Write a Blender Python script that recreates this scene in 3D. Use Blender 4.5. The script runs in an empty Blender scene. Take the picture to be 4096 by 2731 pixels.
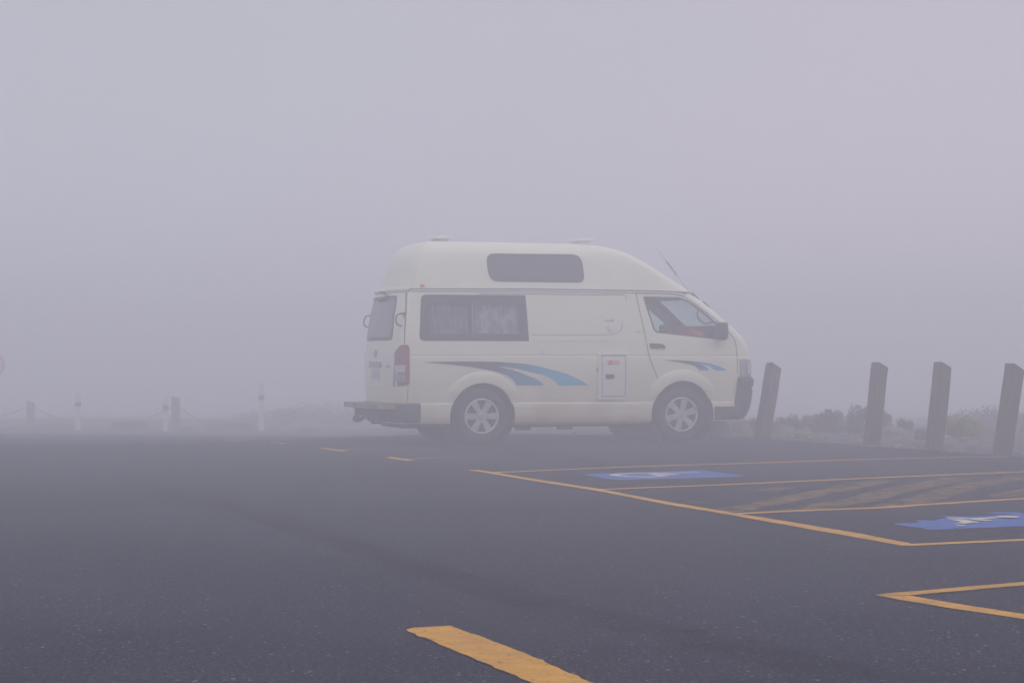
import bpy, bmesh, math, random
from mathutils import Vector, Matrix, noise
from mathutils.geometry import tessellate_polygon
PI = math.pi
SC = bpy.context.scene
COL = SC.collection
random.seed(7)

# ------------------------------------------------------------------ camera
cam_d = bpy.data.cameras.new("camera")
cam = bpy.data.objects.new("camera", cam_d); COL.objects.link(cam)
cam_d.sensor_width = 36.0
cam_d.lens = 76.53
cam_d.clip_start = 0.1; cam_d.clip_end = 3000
CAMH = 1.058
cam.location = (0, 0, CAMH)
cam.rotation_euler = (math.radians(90 + 0.372), 0, 0)
SC.camera = cam

# ------------------------------------------------------------------ world, sun, exposure
SUN_EL, SUN_AZ = 50.0, 150.0          # sun above cloud, behind and to the right of the camera
world = bpy.data.worlds.new("World"); SC.world = world; world.use_nodes = True
nt = world.node_tree; nt.nodes.clear()
N = nt.nodes.new; L = nt.links.new
out = N("ShaderNodeOutputWorld"); bg = N("ShaderNodeBackground")
sky = N("ShaderNodeTexSky"); sky.sky_type = 'NISHITA'; sky.sun_disc = False
sky.sun_elevation = math.radians(SUN_EL); sky.sun_rotation = math.radians(180 - SUN_AZ)
sky.dust_density = 3.0
tc = N("ShaderNodeTexCoord"); sep = N("ShaderNodeSeparateXYZ")
ramp = N("ShaderNodeValToRGB")          # overcast: horizon darker than zenith
ramp.color_ramp.elements[0].position = 0.0; ramp.color_ramp.elements[0].color = (6.6, 6.55, 7.6, 1)
ramp.color_ramp.elements[1].position = 1.0; ramp.color_ramp.elements[1].color = (10.6, 10.6, 12.4, 1)
e = ramp.color_ramp.elements.new(0.45); e.color = (9.2, 9.15, 10.6, 1)
e = ramp.color_ramp.elements.new(0.17); e.color = (5.75, 5.75, 6.55, 1)
nz = N("ShaderNodeTexNoise"); nz.inputs["Scale"].default_value = 1.6; nz.inputs["Detail"].default_value = 3
rose = N("ShaderNodeValToRGB")
rose.color_ramp.elements[0].position = 0.35; rose.color_ramp.elements[0].color = (0.982, 0.993, 0.998, 1)
rose.color_ramp.elements[1].position = 0.68; rose.color_ramp.elements[1].color = (1.05, 0.982, 0.998, 1)
mul = N("ShaderNodeMixRGB"); mul.blend_type = 'MULTIPLY'; mul.inputs[0].default_value = 1
mixs = N("ShaderNodeMixRGB"); mixs.inputs[0].default_value = 0.94
L(tc.outputs["Generated"], sep.inputs[0]); L(sep.outputs["Z"], ramp.inputs[0])
side = N("ShaderNodeMath"); side.operation = 'MULTIPLY_ADD'; side.inputs[1].default_value = 0.9; L(sep.outputs["X"], side.inputs[0])
L(tc.outputs["Generated"], nz.inputs["Vector"]); L(nz.outputs["Fac"], side.inputs[2]); L(side.outputs[0], rose.inputs[0])
L(ramp.outputs[0], mul.inputs[1]); L(rose.outputs[0], mul.inputs[2])
L(sky.outputs[0], mixs.inputs[1]); L(mul.outputs[0], mixs.inputs[2])
L(mixs.outputs[0], bg.inputs[0]); bg.inputs[1].default_value = 0.090
L(bg.outputs[0], out.inputs[0])

sun_d = bpy.data.lights.new("sun", 'SUN'); sun = bpy.data.objects.new("sun", sun_d); COL.objects.link(sun)
sun_d.energy = 0.5; sun_d.angle = math.radians(50); sun_d.color = (1.0, 0.97, 0.93)
sun.location = (0, 0, 30)
az = math.radians(SUN_AZ); el = math.radians(SUN_EL)
sd = Vector((math.sin(az)*math.cos(el), math.cos(az)*math.cos(el), math.sin(el)))   # towards the sun
sun.rotation_euler = sd.to_track_quat('Z', 'Y').to_euler()

SC.view_settings.view_transform = 'Standard'; SC.view_settings.look = 'None'
SC.view_settings.exposure = 0.0; SC.view_settings.gamma = 1.0
SC.render.engine = 'CYCLES'
cy = SC.cycles
cy.use_denoising = True; cy.max_bounces = 12; cy.diffuse_bounces = 3; cy.glossy_bounces = 3
cy.transmission_bounces = 4; cy.transparent_max_bounces = 12; cy.volume_bounces = 8
cy.use_adaptive_sampling = True; cy.adaptive_threshold = 0.01

HAZE = 0.035
# ------------------------------------------------------------------ helpers
def tag(o, label=None, cat=None, group=None, kind=None):
    for k, v in (("label", label), ("category", cat), ("group", group), ("kind", kind)):
        if v: o[k] = v
    return o

def empty(name, loc=(0, 0, 0), rz=0.0):
    o = bpy.data.objects.new(name, None); COL.objects.link(o)
    o.location = loc; o.rotation_euler = (0, 0, rz); o.empty_display_size = 0.3
    return o

def mesh(name, verts, faces, mat, parent=None, smooth=None, mats=None):
    me = bpy.data.meshes.new(name); me.from_pydata([tuple(v) for v in verts], [], faces)
    bm = bmesh.new(); bm.from_mesh(me)
    bmesh.ops.recalc_face_normals(bm, faces=bm.faces); bm.to_mesh(me); bm.free()
    return link(name, me, mat, parent, smooth)

def link(name, me, mat, parent=None, smooth=None):
    o = bpy.data.objects.new(name, me); COL.objects.link(o)
    if mat is not None and not me.materials: me.materials.append(mat)
    if smooth is not None:
        me.polygons.foreach_set("use_smooth", [True]*len(me.polygons))
        me.set_sharp_from_angle(angle=math.radians(smooth))
    if parent: o.parent = parent
    return o

class MB:
    """collects shapes that make up one mesh"""
    def __init__(s): s.v = []; s.f = []
    def add(s, v, f):
        b = len(s.v); s.v += [tuple(p) for p in v]; s.f += [tuple(i+b for i in q) for q in f]; return s
    def box(s, x0, x1, y0, y1, z0, z1, m=None, bev=0.0):
        if bev <= 0:
            v = [(x, y, z) for x in (x0, x1) for y in (y0, y1) for z in (z0, z1)]
            f = [(0,1,3,2),(4,6,7,5),(0,4,5,1),(2,3,7,6),(0,2,6,4),(1,5,7,3)]
        else:
            bm = bmesh.new(); bmesh.ops.create_cube(bm, size=1.0)
            for w in bm.verts:
                w.co = Vector(((x0+x1)/2+w.co.x*(x1-x0), (y0+y1)/2+w.co.y*(y1-y0), (z0+z1)/2+w.co.z*(z1-z0)))
            bmesh.ops.bevel(bm, geom=bm.edges[:], offset=bev, segments=3, affect='EDGES', profile=0.5)
            bm.verts.ensure_lookup_table()
            v = [w.co.copy() for w in bm.verts]; f = [tuple(w.index for w in q.verts) for q in bm.faces]; bm.free()
        if m is not None: v = [m @ Vector(p) for p in v]
        return s.add(v, f)
    def tube(s, pts, r, n=8, closed=False):
        pts = [Vector(p) for p in pts]; K = len(pts); rr = r if isinstance(r, (list, tuple)) else [r]*K
        v = []; f = []; up0 = None
        for i, p in enumerate(pts):
            a = pts[(i-1) % K] if (i or closed) else p; b = pts[(i+1) % K] if (i < K-1 or closed) else p
            d = (b-a).normalized()
            if up0 is None:
                up0 = d.cross(Vector((0.13, 0.31, 0.94)))
                if up0.length < 1e-3: up0 = d.cross(Vector((1, 0, 0)))
            up0 = (up0 - d*up0.dot(d)).normalized(); w = d.cross(up0)
            for k in range(n):
                t = 2*PI*k/n; v.append(p + (up0*math.cos(t) + w*math.sin(t))*rr[i])
        for i in range(K if closed else K-1):
            j = (i+1) % K
            for k in range(n): f.append((i*n+k, i*n+(k+1) % n, j*n+(k+1) % n, j*n+k))
        if not closed: f.append(tuple(range(n))[::-1]); f.append(tuple((K-1)*n+k for k in range(n)))
        return s.add(v, f)
    def lathe(s, prof, n=48, m=None):
        """profile (radius, axial) turned about local Y"""
        v = []; f = []
        for r, a in prof:
            for k in range(n):
                t = 2*PI*k/n; v.append(Vector((r*math.cos(t), a, r*math.sin(t))))
        for i in range(len(prof)-1):
            for k in range(n): f.append((i*n+k, i*n+(k+1) % n, (i+1)*n+(k+1) % n, (i+1)*n+k))
        if m is not None: v = [m @ p for p in v]
        return s.add(v, f)
    def prism(s, poly, fn, d0, d1):
        """2-D polygon swept between depths d0 and d1; fn(a, b, d) -> xyz"""
        n = len(poly); v = [fn(a, b, d0) for a, b in poly] + [fn(a, b, d1) for a, b in poly]
        f = [tuple(range(n))[::-1], tuple(range(n, 2*n))] + [(i, (i+1) % n, n+(i+1) % n, n+i) for i in range(n)]
        return s.add(v, f)
    def build(s, name, mat, parent=None, smooth=None):
        return mesh(name, s.v, s.f, mat, parent, smooth)

def rounded(pts, r, n=5):
    """round the corners of a polygon; r may be a list"""
    out = []; K = len(pts)
    for i in range(K):
        p = Vector(pts[i]); a = Vector(pts[i-1]); b = Vector(pts[(i+1) % K]); ri = r[i] if isinstance(r, (list, tuple)) else r
        if ri <= 0: out.append(tuple(p)); continue
        da = (a-p); db = (b-p); ri = min(ri, da.length*0.48, db.length*0.48)
        q0 = p+da.normalized()*ri; q1 = p+db.normalized()*ri
        for k in range(n+1):
            t = k/n; q = q0*(1-t)**2 + p*2*t*(1-t) + q1*t*t; out.append((q.x, q.y))
    return out

def ellipse(cu, cw, ru, rw, n=48): return [(cu+ru*math.cos(2*PI*i/n), cw+rw*math.sin(2*PI*i/n)) for i in range(n)]
def rect(a0, a1, b0, b1): return [(a0, b0), (a1, b0), (a1, b1), (a0, b1)]

def sheet(poly, holes=(), step=0.08, stepb=None):
    """2-D polygon (with holes) diced on a grid -> bmesh in the xy plane"""
    loops = [[Vector((p[0], p[1], 0)) for p in poly]] + [[Vector((p[0], p[1], 0)) for p in h] for h in holes]
    flat = [p for l in loops for p in l]
    bm = bmesh.new(); vs = [bm.verts.new(p) for p in flat]
    for t in tessellate_polygon(loops):
        try: bm.faces.new([vs[i] for i in t])
        except ValueError: pass
    bmesh.ops.recalc_face_normals(bm, faces=bm.faces)
    for ax, st in ((0, step), (1, stepb or step)):
        lo = min(p[ax] for p in flat); hi = max(p[ax] for p in flat); k = math.floor(lo/st)+1
        while k*st < hi:
            co = [0, 0, 0]; no = [0, 0, 0]; co[ax] = k*st; no[ax] = 1
            bmesh.ops.bisect_plane(bm, geom=bm.verts[:]+bm.edges[:]+bm.faces[:], plane_co=co, plane_no=no, dist=1e-6); k += 1
    return bm

def panel(name, poly, fn, mat, parent=None, proud=0.004, thick=0.02, holes=(), step=0.08, smooth=35):
    """a plate of real thickness bent over a body surface; fn(a, b, proud) -> xyz"""
    bm = sheet(poly, holes, step)
    bm.verts.index_update(); n = len(bm.verts)
    v = [fn(w.co.x, w.co.y, proud) for w in bm.verts] + [fn(w.co.x, w.co.y, proud-thick) for w in bm.verts]
    f = [tuple(w.index for w in q.verts) for q in bm.faces]; f += [tuple(i+n for i in q[::-1]) for q in f]
    for ed in bm.edges:
        if len(ed.link_faces) == 1:
            a, b = ed.verts[0].index, ed.verts[1].index; f.append((a, b, b+n, a+n))
    bm.free()
    return mesh(name, v, f, mat, parent, smooth)

def ribbon(pts, w):
    """polyline -> closed outline polygon of width w"""
    P_ = [Vector((p[0], p[1])) for p in pts]; Lf = []; Rt = []
    for i, p in enumerate(P_):
        a = P_[max(0, i-1)]; b = P_[min(len(P_)-1, i+1)]; d = (b-a).normalized(); n = Vector((-d.y, d.x))*w/2
        Lf.append((p+n)[:]); Rt.append((p-n)[:])
    return Lf + Rt[::-1]

# ------------------------------------------------------------------ materials
def bsdf(name, color, rough=0.6, metal=0.0, spec=0.5):
    m = bpy.data.materials.new(name); m.use_nodes = True
    b = m.node_tree.nodes["Principled BSDF"]
    b.inputs["Base Color"].default_value = (*color, 1); b.inputs["Roughness"].default_value = rough
    b.inputs["Metallic"].default_value = metal; b.inputs["Specular IOR Level"].default_value = spec
    return m, m.node_tree, b

def noisy(name, c1, c2, scale=8, rough=0.7, lo=0.35, hi=0.65, bump=0.0, bscale=None, metal=0.0, detail=6, spec=0.5, stretch=None):
    m, t, b = bsdf(name, c1, rough, metal, spec)
    tc = t.nodes.new("ShaderNodeTexCoord"); n = t.nodes.new("ShaderNodeTexNoise"); r = t.nodes.new("ShaderNodeValToRGB")
    src = tc.outputs["Object"]
    if stretch:
        mp = t.nodes.new("ShaderNodeMapping"); mp.inputs["Scale"].default_value = stretch
        t.links.new(src, mp.inputs[0]); src = mp.outputs[0]
    n.inputs["Scale"].default_value = scale; n.inputs["Detail"].default_value = detail
    r.color_ramp.elements[0].position = lo; r.color_ramp.elements[0].color = (*c1, 1)
    r.color_ramp.elements[1].position = hi; r.color_ramp.elements[1].color = (*c2, 1)
    t.links.new(src, n.inputs["Vector"]); t.links.new(n.outputs["Fac"], r.inputs[0]); t.links.new(r.outputs[0], b.inputs["Base Color"])
    if bump:
        n2 = t.nodes.new("ShaderNodeTexNoise"); n2.inputs["Scale"].default_value = bscale or scale*4; n2.inputs["Detail"].default_value = 4
        bp = t.nodes.new("ShaderNodeBump"); bp.inputs["Strength"].default_value = bump; bp.inputs["Distance"].default_value = 0.02
        t.links.new(src, n2.inputs["Vector"]); t.links.new(n2.outputs["Fac"], bp.inputs["Height"]); t.links.new(bp.outputs[0], b.inputs["Normal"])
    return m

def paint_dirty(name, base, dirt, z0=0.25, z1=1.02, amount=0.85, rough=0.35):
    """painted metal with road grime sprayed up from the sills (real dirt, in object space)"""
    m, t, b = bsdf(name, base, rough); b.inputs["Coat Weight"].default_value = 0.25; b.inputs["Coat Roughness"].default_value = 0.15
    tc = t.nodes.new("ShaderNodeTexCoord"); sp = t.nodes.new("ShaderNodeSeparateXYZ"); mr = t.nodes.new("ShaderNodeMapRange")
    n = t.nodes.new("ShaderNodeTexNoise"); n.inputs["Scale"].default_value = 2.2; n.inputs["Detail"].default_value = 8
    mp = t.nodes.new("ShaderNodeMapping"); mp.inputs["Scale"].default_value = (1, 1, 0.5)
    ad = t.nodes.new("ShaderNodeMath"); ad.operation = 'MULTIPLY_ADD'; ad.inputs[1].default_value = 0.8; 
    mx = t.nodes.new("ShaderNodeMixRGB"); mx.inputs[1].default_value = (*base, 1); mx.inputs[2].default_value = (*dirt, 1)
    mr.inputs[1].default_value = z1; mr.inputs[2].default_value = z0; mr.inputs[3].default_value = 0; mr.inputs[4].default_value = 1
    ml = t.nodes.new("ShaderNodeMath"); ml.operation = 'MULTIPLY'
    nr = t.nodes.new("ShaderNodeMapRange"); nr.inputs[1].default_value = 0.3; nr.inputs[2].default_value = 0.7; nr.inputs[3].default_value = 0.25; nr.inputs[4].default_value = 1.0
    am = t.nodes.new("ShaderNodeMath"); am.operation = 'MULTIPLY'; am.inputs[1].default_value = amount; am.use_clamp = True
    k = t.links.new
    k(tc.outputs["Object"], sp.inputs[0]); k(sp.outputs["Z"], mr.inputs[0]); k(tc.outputs["Object"], mp.inputs[0]); k(mp.outputs[0], n.inputs["Vector"])
    k(n.outputs["Fac"], nr.inputs[0]); k(nr.outputs[0], ml.inputs[0]); k(mr.outputs[0], ml.inputs[1]); k(ml.outputs[0], am.inputs[0])
    k(am.outputs[0], mx.inputs[0]); k(mx.outputs[0], b.inputs["Base Color"])
    return m

def glass(name, tint, gloss=0.12):
    m = bpy.data.materials.new(name); m.use_nodes = True; t = m.node_tree; t.nodes.clear()
    o = t.nodes.new("ShaderNodeOutputMaterial"); tr = t.nodes.new("ShaderNodeBsdfTransparent"); g = t.nodes.new("ShaderNodeBsdfGlossy")
    mx = t.nodes.new("ShaderNodeMixShader"); lw = t.nodes.new("ShaderNodeLayerWeight"); lw.inputs[0].default_value = 0.5
    pw = t.nodes.new("ShaderNodeMath"); pw.operation = 'POWER'; pw.inputs[1].default_value = 4.0; fr = t.nodes.new("ShaderNodeMath"); fr.operation = 'MULTIPLY_ADD'
    fr.inputs[1].default_value = 0.5; fr.inputs[2].default_value = 0.03; t.links.new(lw.outputs["Facing"], pw.inputs[0]); t.links.new(pw.outputs[0], fr.inputs[0])
    tr.inputs[0].default_value = (*tint, 1); g.inputs["Roughness"].default_value = 0.05
    t.links.new(fr.outputs[0], mx.inputs[0]); t.links.new(tr.outputs[0], mx.inputs[1]); t.links.new(g.outputs[0], mx.inputs[2]); t.links.new(mx.outputs[0], o.inputs[0])
    return m

def worn(name, color, thr=0.5, soft=0.06, scale=9, rough=0.75, mx_alpha=1.0, c2=None, stretch=None):
    """road paint worn through in patches so that the surface below shows"""
    m = noisy(name, color, c2 or tuple(c*0.85 for c in color), scale=5, rough=rough, spec=0.0)
    t = m.node_tree; b = t.nodes["Principled BSDF"]
    tc = t.nodes.new("ShaderNodeTexCoord"); n = t.nodes.new("ShaderNodeTexNoise"); n.inputs["Scale"].default_value = scale; n.inputs["Detail"].default_value = 10; n.inputs["Roughness"].default_value = 0.7
    r = t.nodes.new("ShaderNodeMapRange"); r.inputs[1].default_value = thr-soft; r.inputs[2].default_value = thr+soft; r.inputs[3].default_value = 0; r.inputs[4].default_value = mx_alpha
    t.links.new(tc.outputs["Object"], n.inputs["Vector"]); t.links.new(n.outputs["Fac"], r.inputs[0]); t.links.new(r.outputs[0], b.inputs["Alpha"])
    return m

M = {}
M["paint"] = paint_dirty("van_paint", (0.86, 0.85, 0.67), (0.50, 0.39, 0.19))
M["gelcoat"] = noisy("roof_gelcoat", (0.81, 0.80, 0.63), (0.86, 0.85, 0.68), 3, 0.4)
M["trim"] = noisy("black_plastic", (0.022, 0.024, 0.026), (0.04, 0.04, 0.042), 12, 0.6, bump=0.1)
M["seam"] = bsdf("seam_dark", (0.10, 0.09, 0.08), 0.8)[0]  # dark tone of the joints, also on gutter, gasket and aerial
M["hatch"] = noisy("hatch_cream_plastic", (0.74, 0.72, 0.63), (0.80, 0.78, 0.69), 6, 0.5)
M["recess"] = bsdf("recess_line", (0.26, 0.25, 0.24), 0.8)[0]
M["rubber"] = noisy("tyre_rubber", (0.022, 0.021, 0.021), (0.04, 0.038, 0.035), 20, 0.85)
M["silver"] = noisy("wheel_cover_silver", (0.42, 0.41, 0.34), (0.55, 0.54, 0.47), 14, 0.4, metal=0.3)
M["darkglass"] = bsdf("dark_tinted_glass", (0.03, 0.03, 0.035), 0.08)[0]
M["rearglass"] = bsdf("rear_glass_reflection_grey", (0.17, 0.17, 0.18), 0.25)[0]  # grey base stands in for reflected fog and the curtain behind
M["tint"] = glass("cab_glass", (0.88, 0.95, 0.94))
M["windscreen"] = glass("windscreen_glass", (0.90, 0.96, 0.95))
M["housetint"] = glass("side_window_glass", (0.80, 0.81, 0.83))
M["curtain"] = noisy("curtain_cloth", (0.45, 0.44, 0.47), (0.85, 0.83, 0.86), 9, 0.95, 0.4, 0.62)
M["curtain_dark"] = noisy("curtain_cloth_dark", (0.26, 0.26, 0.27), (0.44, 0.43, 0.45), 7, 0.95, 0.4, 0.62)
M["red"] = noisy("red_lens", (0.23, 0.025, 0.028), (0.29, 0.035, 0.038), 20, 0.2)
M["lens"] = noisy("clear_lens", (0.50, 0.50, 0.50), (0.62, 0.62, 0.62), 30, 0.15)
M["lens_grey"] = noisy("grey_lens", (0.22, 0.23, 0.25), (0.36, 0.36, 0.38), 30, 0.15)
M["lampdark"] = noisy("headlamp_housing", (0.16, 0.16, 0.17), (0.42, 0.42, 0.44), 10, 0.15)
M["orange"] = bsdf("orange_lens", (0.75, 0.22, 0.06), 0.3)[0]
M["chrome"] = bsdf("chrome_badge", (0.5, 0.5, 0.5), 0.2, 0.8)[0]
M["plate"] = bsdf("number_plate_white", (0.62, 0.62, 0.66), 0.4)[0]
M["inkdark"] = bsdf("dark_print", (0.05, 0.05, 0.06), 0.6)[0]
M["white"] = noisy("white_plastic", (0.78, 0.78, 0.76), (0.84, 0.84, 0.82), 10, 0.45)
M["labelred"] = bsdf("red_label", (0.72, 0.07, 0.05), 0.5)[0]
M["labelwhite"] = bsdf("white_label_print", (0.8, 0.78, 0.78), 0.5)[0]
M["steel"] = noisy("grimy_steel", (0.05, 0.048, 0.045), (0.11, 0.10, 0.095), 15, 0.7, metal=0.2)
M["stepwood"] = noisy("worn_step_board", (0.16, 0.13, 0.11), (0.24, 0.19, 0.14), 18, 0.8)
M["tape"] = noisy("yellow_reflector_tape", (0.42, 0.30, 0.08), (0.34, 0.22, 0.08), 8, 0.5)
M["tapered"] = noisy("faded_reflector_tape", (0.30, 0.24, 0.22), (0.34, 0.30, 0.27), 8, 0.5)
M["cabin"] = noisy("cabin_trim", (0.05, 0.05, 0.055), (0.08, 0.08, 0.085), 6, 0.85)
M["seat"] = noisy("seat_cloth", (0.10, 0.10, 0.11), (0.15, 0.15, 0.16), 30, 0.95)
M["redcloth"] = noisy("red_cloth", (0.42, 0.03, 0.03), (0.56, 0.06, 0.05), 8, 0.95)
M["yellow"] = worn("yellow_road_paint", (0.66, 0.345, 0.06), 0.37, 0.05, 38, c2=(0.48, 0.26, 0.07))
M["faded"] = worn("faded_yellow_paint", (0.42, 0.27, 0.09), 0.50, 0.08, 7, mx_alpha=0.62, c2=(0.27, 0.18, 0.08))
M["blue"] = worn("blue_road_paint", (0.085, 0.15, 0.37), 0.30, 0.03, 14, c2=(0.06, 0.13, 0.37))
M["bluelight"] = worn("blue_road_paint_light", (0.085, 0.165, 0.40), 0.38, 0.05, 6, c2=(0.06, 0.12, 0.38))
M["signwhite"] = worn("white_road_paint", (0.60, 0.56, 0.50), 0.30, 0.04, 25, c2=(0.5, 0.47, 0.42))
M["timber"] = noisy("weathered_timber", (0.065, 0.048, 0.042), (0.165, 0.125, 0.11), 4, 0.9, 0.28, 0.72, bump=0.7, bscale=8, stretch=(16, 16, 0.9))
M["timber_pale"] = noisy("timber_fog_faded", (0.24, 0.22, 0.20), (0.36, 0.33, 0.30), 4, 0.9, bump=0.5, stretch=(16, 16, 0.9))  # weathered timber, lightened further so the far posts fade into the fog
M["markerwhite"] = noisy("marker_post_white", (0.66, 0.66, 0.64), (0.74, 0.74, 0.72), 6, 0.6)
M["markerband"] = bsdf("marker_dark_band", (0.14, 0.14, 0.15), 0.5)[0]
M["chain"] = noisy("chain_fog_faded", (0.24, 0.23, 0.22), (0.30, 0.29, 0.28), 20, 0.8)  # fog fade put into the colour: chain lightened to stand out less
M["signred"] = bsdf("sign_red", (0.60, 0.20, 0.21), 0.5)[0]
M["signface"] = bsdf("sign_face", (0.7, 0.7, 0.7), 0.5)[0]
M["galv"] = bsdf("galvanised_pole", (0.35, 0.36, 0.37), 0.5, 0.5)[0]
M["rock"] = noisy("pale_rock", (0.10, 0.088, 0.06), (0.20, 0.175, 0.12), 5, 0.9, bump=0.5)
M["rock_dark"] = noisy("dark_rock", (0.05, 0.05, 0.05), (0.11, 0.10, 0.10), 5, 0.9, bump=0.5)
M["leaf_dark"] = noisy("dark_leaves", (0.030, 0.036, 0.022), (0.075, 0.082, 0.042), 6, 0.85)
M["leaf_olive"] = noisy("olive_leaves", (0.07, 0.075, 0.028), (0.15, 0.14, 0.055), 6, 0.85)
M["leaf_yellow"] = noisy("yellow_green_leaves", (0.14, 0.15, 0.03), (0.34, 0.31, 0.06), 7, 0.85)
M["leaf_grey"] = noisy("fog_faded_grey_leaves", (0.12, 0.125, 0.09), (0.20, 0.20, 0.15), 7, 0.85)  # leaves of the far-left shrubs, brightened to imitate the fog over them
M["leaf_brown"] = noisy("brown_leaves", (0.09, 0.06, 0.035), (0.17, 0.11, 0.06), 7, 0.85)
M["twig"] = noisy("pale_twigs", (0.22, 0.20, 0.18), (0.34, 0.31, 0.28), 9, 0.9)
M["stem"] = noisy("shrub_stems", (0.05, 0.035, 0.025), (0.09, 0.07, 0.05), 9, 0.9)

def make_asphalt():
    m, t, b = bsdf("asphalt", (0.05, 0.05, 0.055), 0.95, spec=0.0); k = t.links.new; N = t.nodes.new
    tc = N("ShaderNodeTexCoord")
    def nse(s, d=4, ro=0.6):
        n = N("ShaderNodeTexNoise"); n.inputs["Scale"].default_value = s; n.inputs["Detail"].default_value = d; n.inputs["Roughness"].default_value = ro
        k(tc.outputs["Object"], n.inputs["Vector"]); return n
    big = nse(0.28, 5); fine = nse(48, 3, 0.8)
    r1 = N("ShaderNodeValToRGB"); r1.color_ramp.elements[0].position = 0.3; r1.color_ramp.elements[0].color = (0.011, 0.012, 0.029, 1)
    r1.color_ramp.elements[1].position = 0.7; r1.color_ramp.elements[1].color = (0.026, 0.027, 0.047, 1)
    k(big.outputs["Fac"], r1.inputs[0])
    r2 = N("ShaderNodeValToRGB"); r2.color_ramp.elements[0].position = 0.38; r2.color_ramp.elements[0].color = (0.05, 0.05, 0.05, 1)
    r2.color_ramp.elements[1].position = 0.68; r2.color_ramp.elements[1].color = (3.2, 3.1, 2.8, 1)
    k(fine.outputs["Fac"], r2.inputs[0])
    mu = N("ShaderNodeMixRGB"); mu.blend_type = 'MULTIPLY'; mu.inputs[0].default_value = 1; k(r1.outputs[0], mu.inputs[1]); k(r2.outputs[0], mu.inputs[2])
    # pale stones showing in the binder: a sparse pick of voronoi cells, two sizes
    prev = mu.outputs[0]
    for sc, pick, rad, colr in ((34, 0.88, 0.30, (0.25, 0.28, 0.29)), (80, 0.80, 0.50, (0.14, 0.155, 0.165))):
        vo = N("ShaderNodeTexVoronoi"); vo.inputs["Scale"].default_value = sc; k(tc.outputs["Object"], vo.inputs["Vector"])
        sp = N("ShaderNodeSeparateColor"); k(vo.outputs["Color"], sp.inputs[0])
        g1 = N("ShaderNodeMath"); g1.operation = 'GREATER_THAN'; g1.inputs[1].default_value = pick; k(sp.outputs[0], g1.inputs[0])
        ra = N("ShaderNodeMath"); ra.operation = 'MULTIPLY'; ra.inputs[1].default_value = rad; k(sp.outputs[1], ra.inputs[0])
        l1 = N("ShaderNodeMath"); l1.operation = 'LESS_THAN'; k(vo.outputs["Distance"], l1.inputs[0]); k(ra.outputs[0], l1.inputs[1])
        mm = N("ShaderNodeMath"); mm.operation = 'MULTIPLY'; k(g1.outputs[0], mm.inputs[0]); k(l1.outputs[0], mm.inputs[1])
        mx = N("ShaderNodeMixRGB"); mx.inputs[2].default_value = (*colr, 1); k(mm.outputs[0], mx.inputs[0]); k(prev, mx.inputs[1]); prev = mx.outputs[0]
    k(prev, b.inputs["Base Color"])
    bp = N("ShaderNodeBump"); bp.inputs["Strength"].default_value = 0.35; bp.inputs["Distance"].default_value = 0.006
    k(fine.outputs["Fac"], bp.inputs["Height"]); k(bp.outputs[0], b.inputs["Normal"])
    return m
M["asphalt"] = make_asphalt()
M["tyretrack"] = worn("worn_dark_asphalt", (0.004, 0.005, 0.022), 0.50, 0.13, 3.0, mx_alpha=0.55, c2=(0.005, 0.007, 0.026))
M["damp"] = worn("dark_asphalt_patch", (0.012, 0.012, 0.018), 0.52, 0.16, 0.9, mx_alpha=0.6)

def make_gravel():
    m, t, b = bsdf("gravel", (0.1, 0.1, 0.1), 0.95); k = t.links.new; N = t.nodes.new
    tc = N("ShaderNodeTexCoord"); vo = N("ShaderNodeTexVoronoi"); vo.inputs["Scale"].default_value = 28; k(tc.outputs["Object"], vo.inputs["Vector"])
    sp = N("ShaderNodeSeparateColor"); k(vo.outputs["Color"], sp.inputs[0])
    r = N("ShaderNodeValToRGB"); r.color_ramp.elements[0].color = (0.028, 0.028, 0.03, 1); r.color_ramp.elements[1].color = (0.11, 0.106, 0.106, 1); k(sp.outputs[0], r.inputs[0])
    n = N("ShaderNodeTexNoise"); n.inputs["Scale"].default_value = 0.9; n.inputs["Detail"].default_value = 6; k(tc.outputs["Object"], n.inputs["Vector"])
    r2 = N("ShaderNodeMapRange"); r2.inputs[1].default_value = 0.5; r2.inputs[2].default_value = 0.62; k(n.outputs["Fac"], r2.inputs[0])
    mx = N("ShaderNodeMixRGB"); mx.inputs[2].default_value = (0.06, 0.055, 0.035, 1); k(r2.outputs[0], mx.inputs[0]); k(r.outputs[0], mx.inputs[1]); sp2 = N("ShaderNodeSeparateXYZ"); k(tc.outputs["Object"], sp2.inputs[0])
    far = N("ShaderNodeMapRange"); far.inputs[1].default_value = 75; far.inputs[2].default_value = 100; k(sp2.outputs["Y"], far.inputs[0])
    mg = N("ShaderNodeMixRGB"); mg.inputs[2].default_value = (0.30, 0.28, 0.23, 1); k(far.outputs[0], mg.inputs[0]); k(mx.outputs[0], mg.inputs[1]); k(mg.outputs[0], b.inputs["Base Color"])  # distant ground made paler to bounce more light up into the fog
    bp = N("ShaderNodeBump"); bp.inputs["Strength"].default_value = 0.6; bp.inputs["Distance"].default_value = 0.03; k(vo.outputs["Distance"], bp.inputs["Height"]); k(bp.outputs[0], b.inputs["Normal"])
    return m
M["gravel"] = make_gravel()

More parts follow.
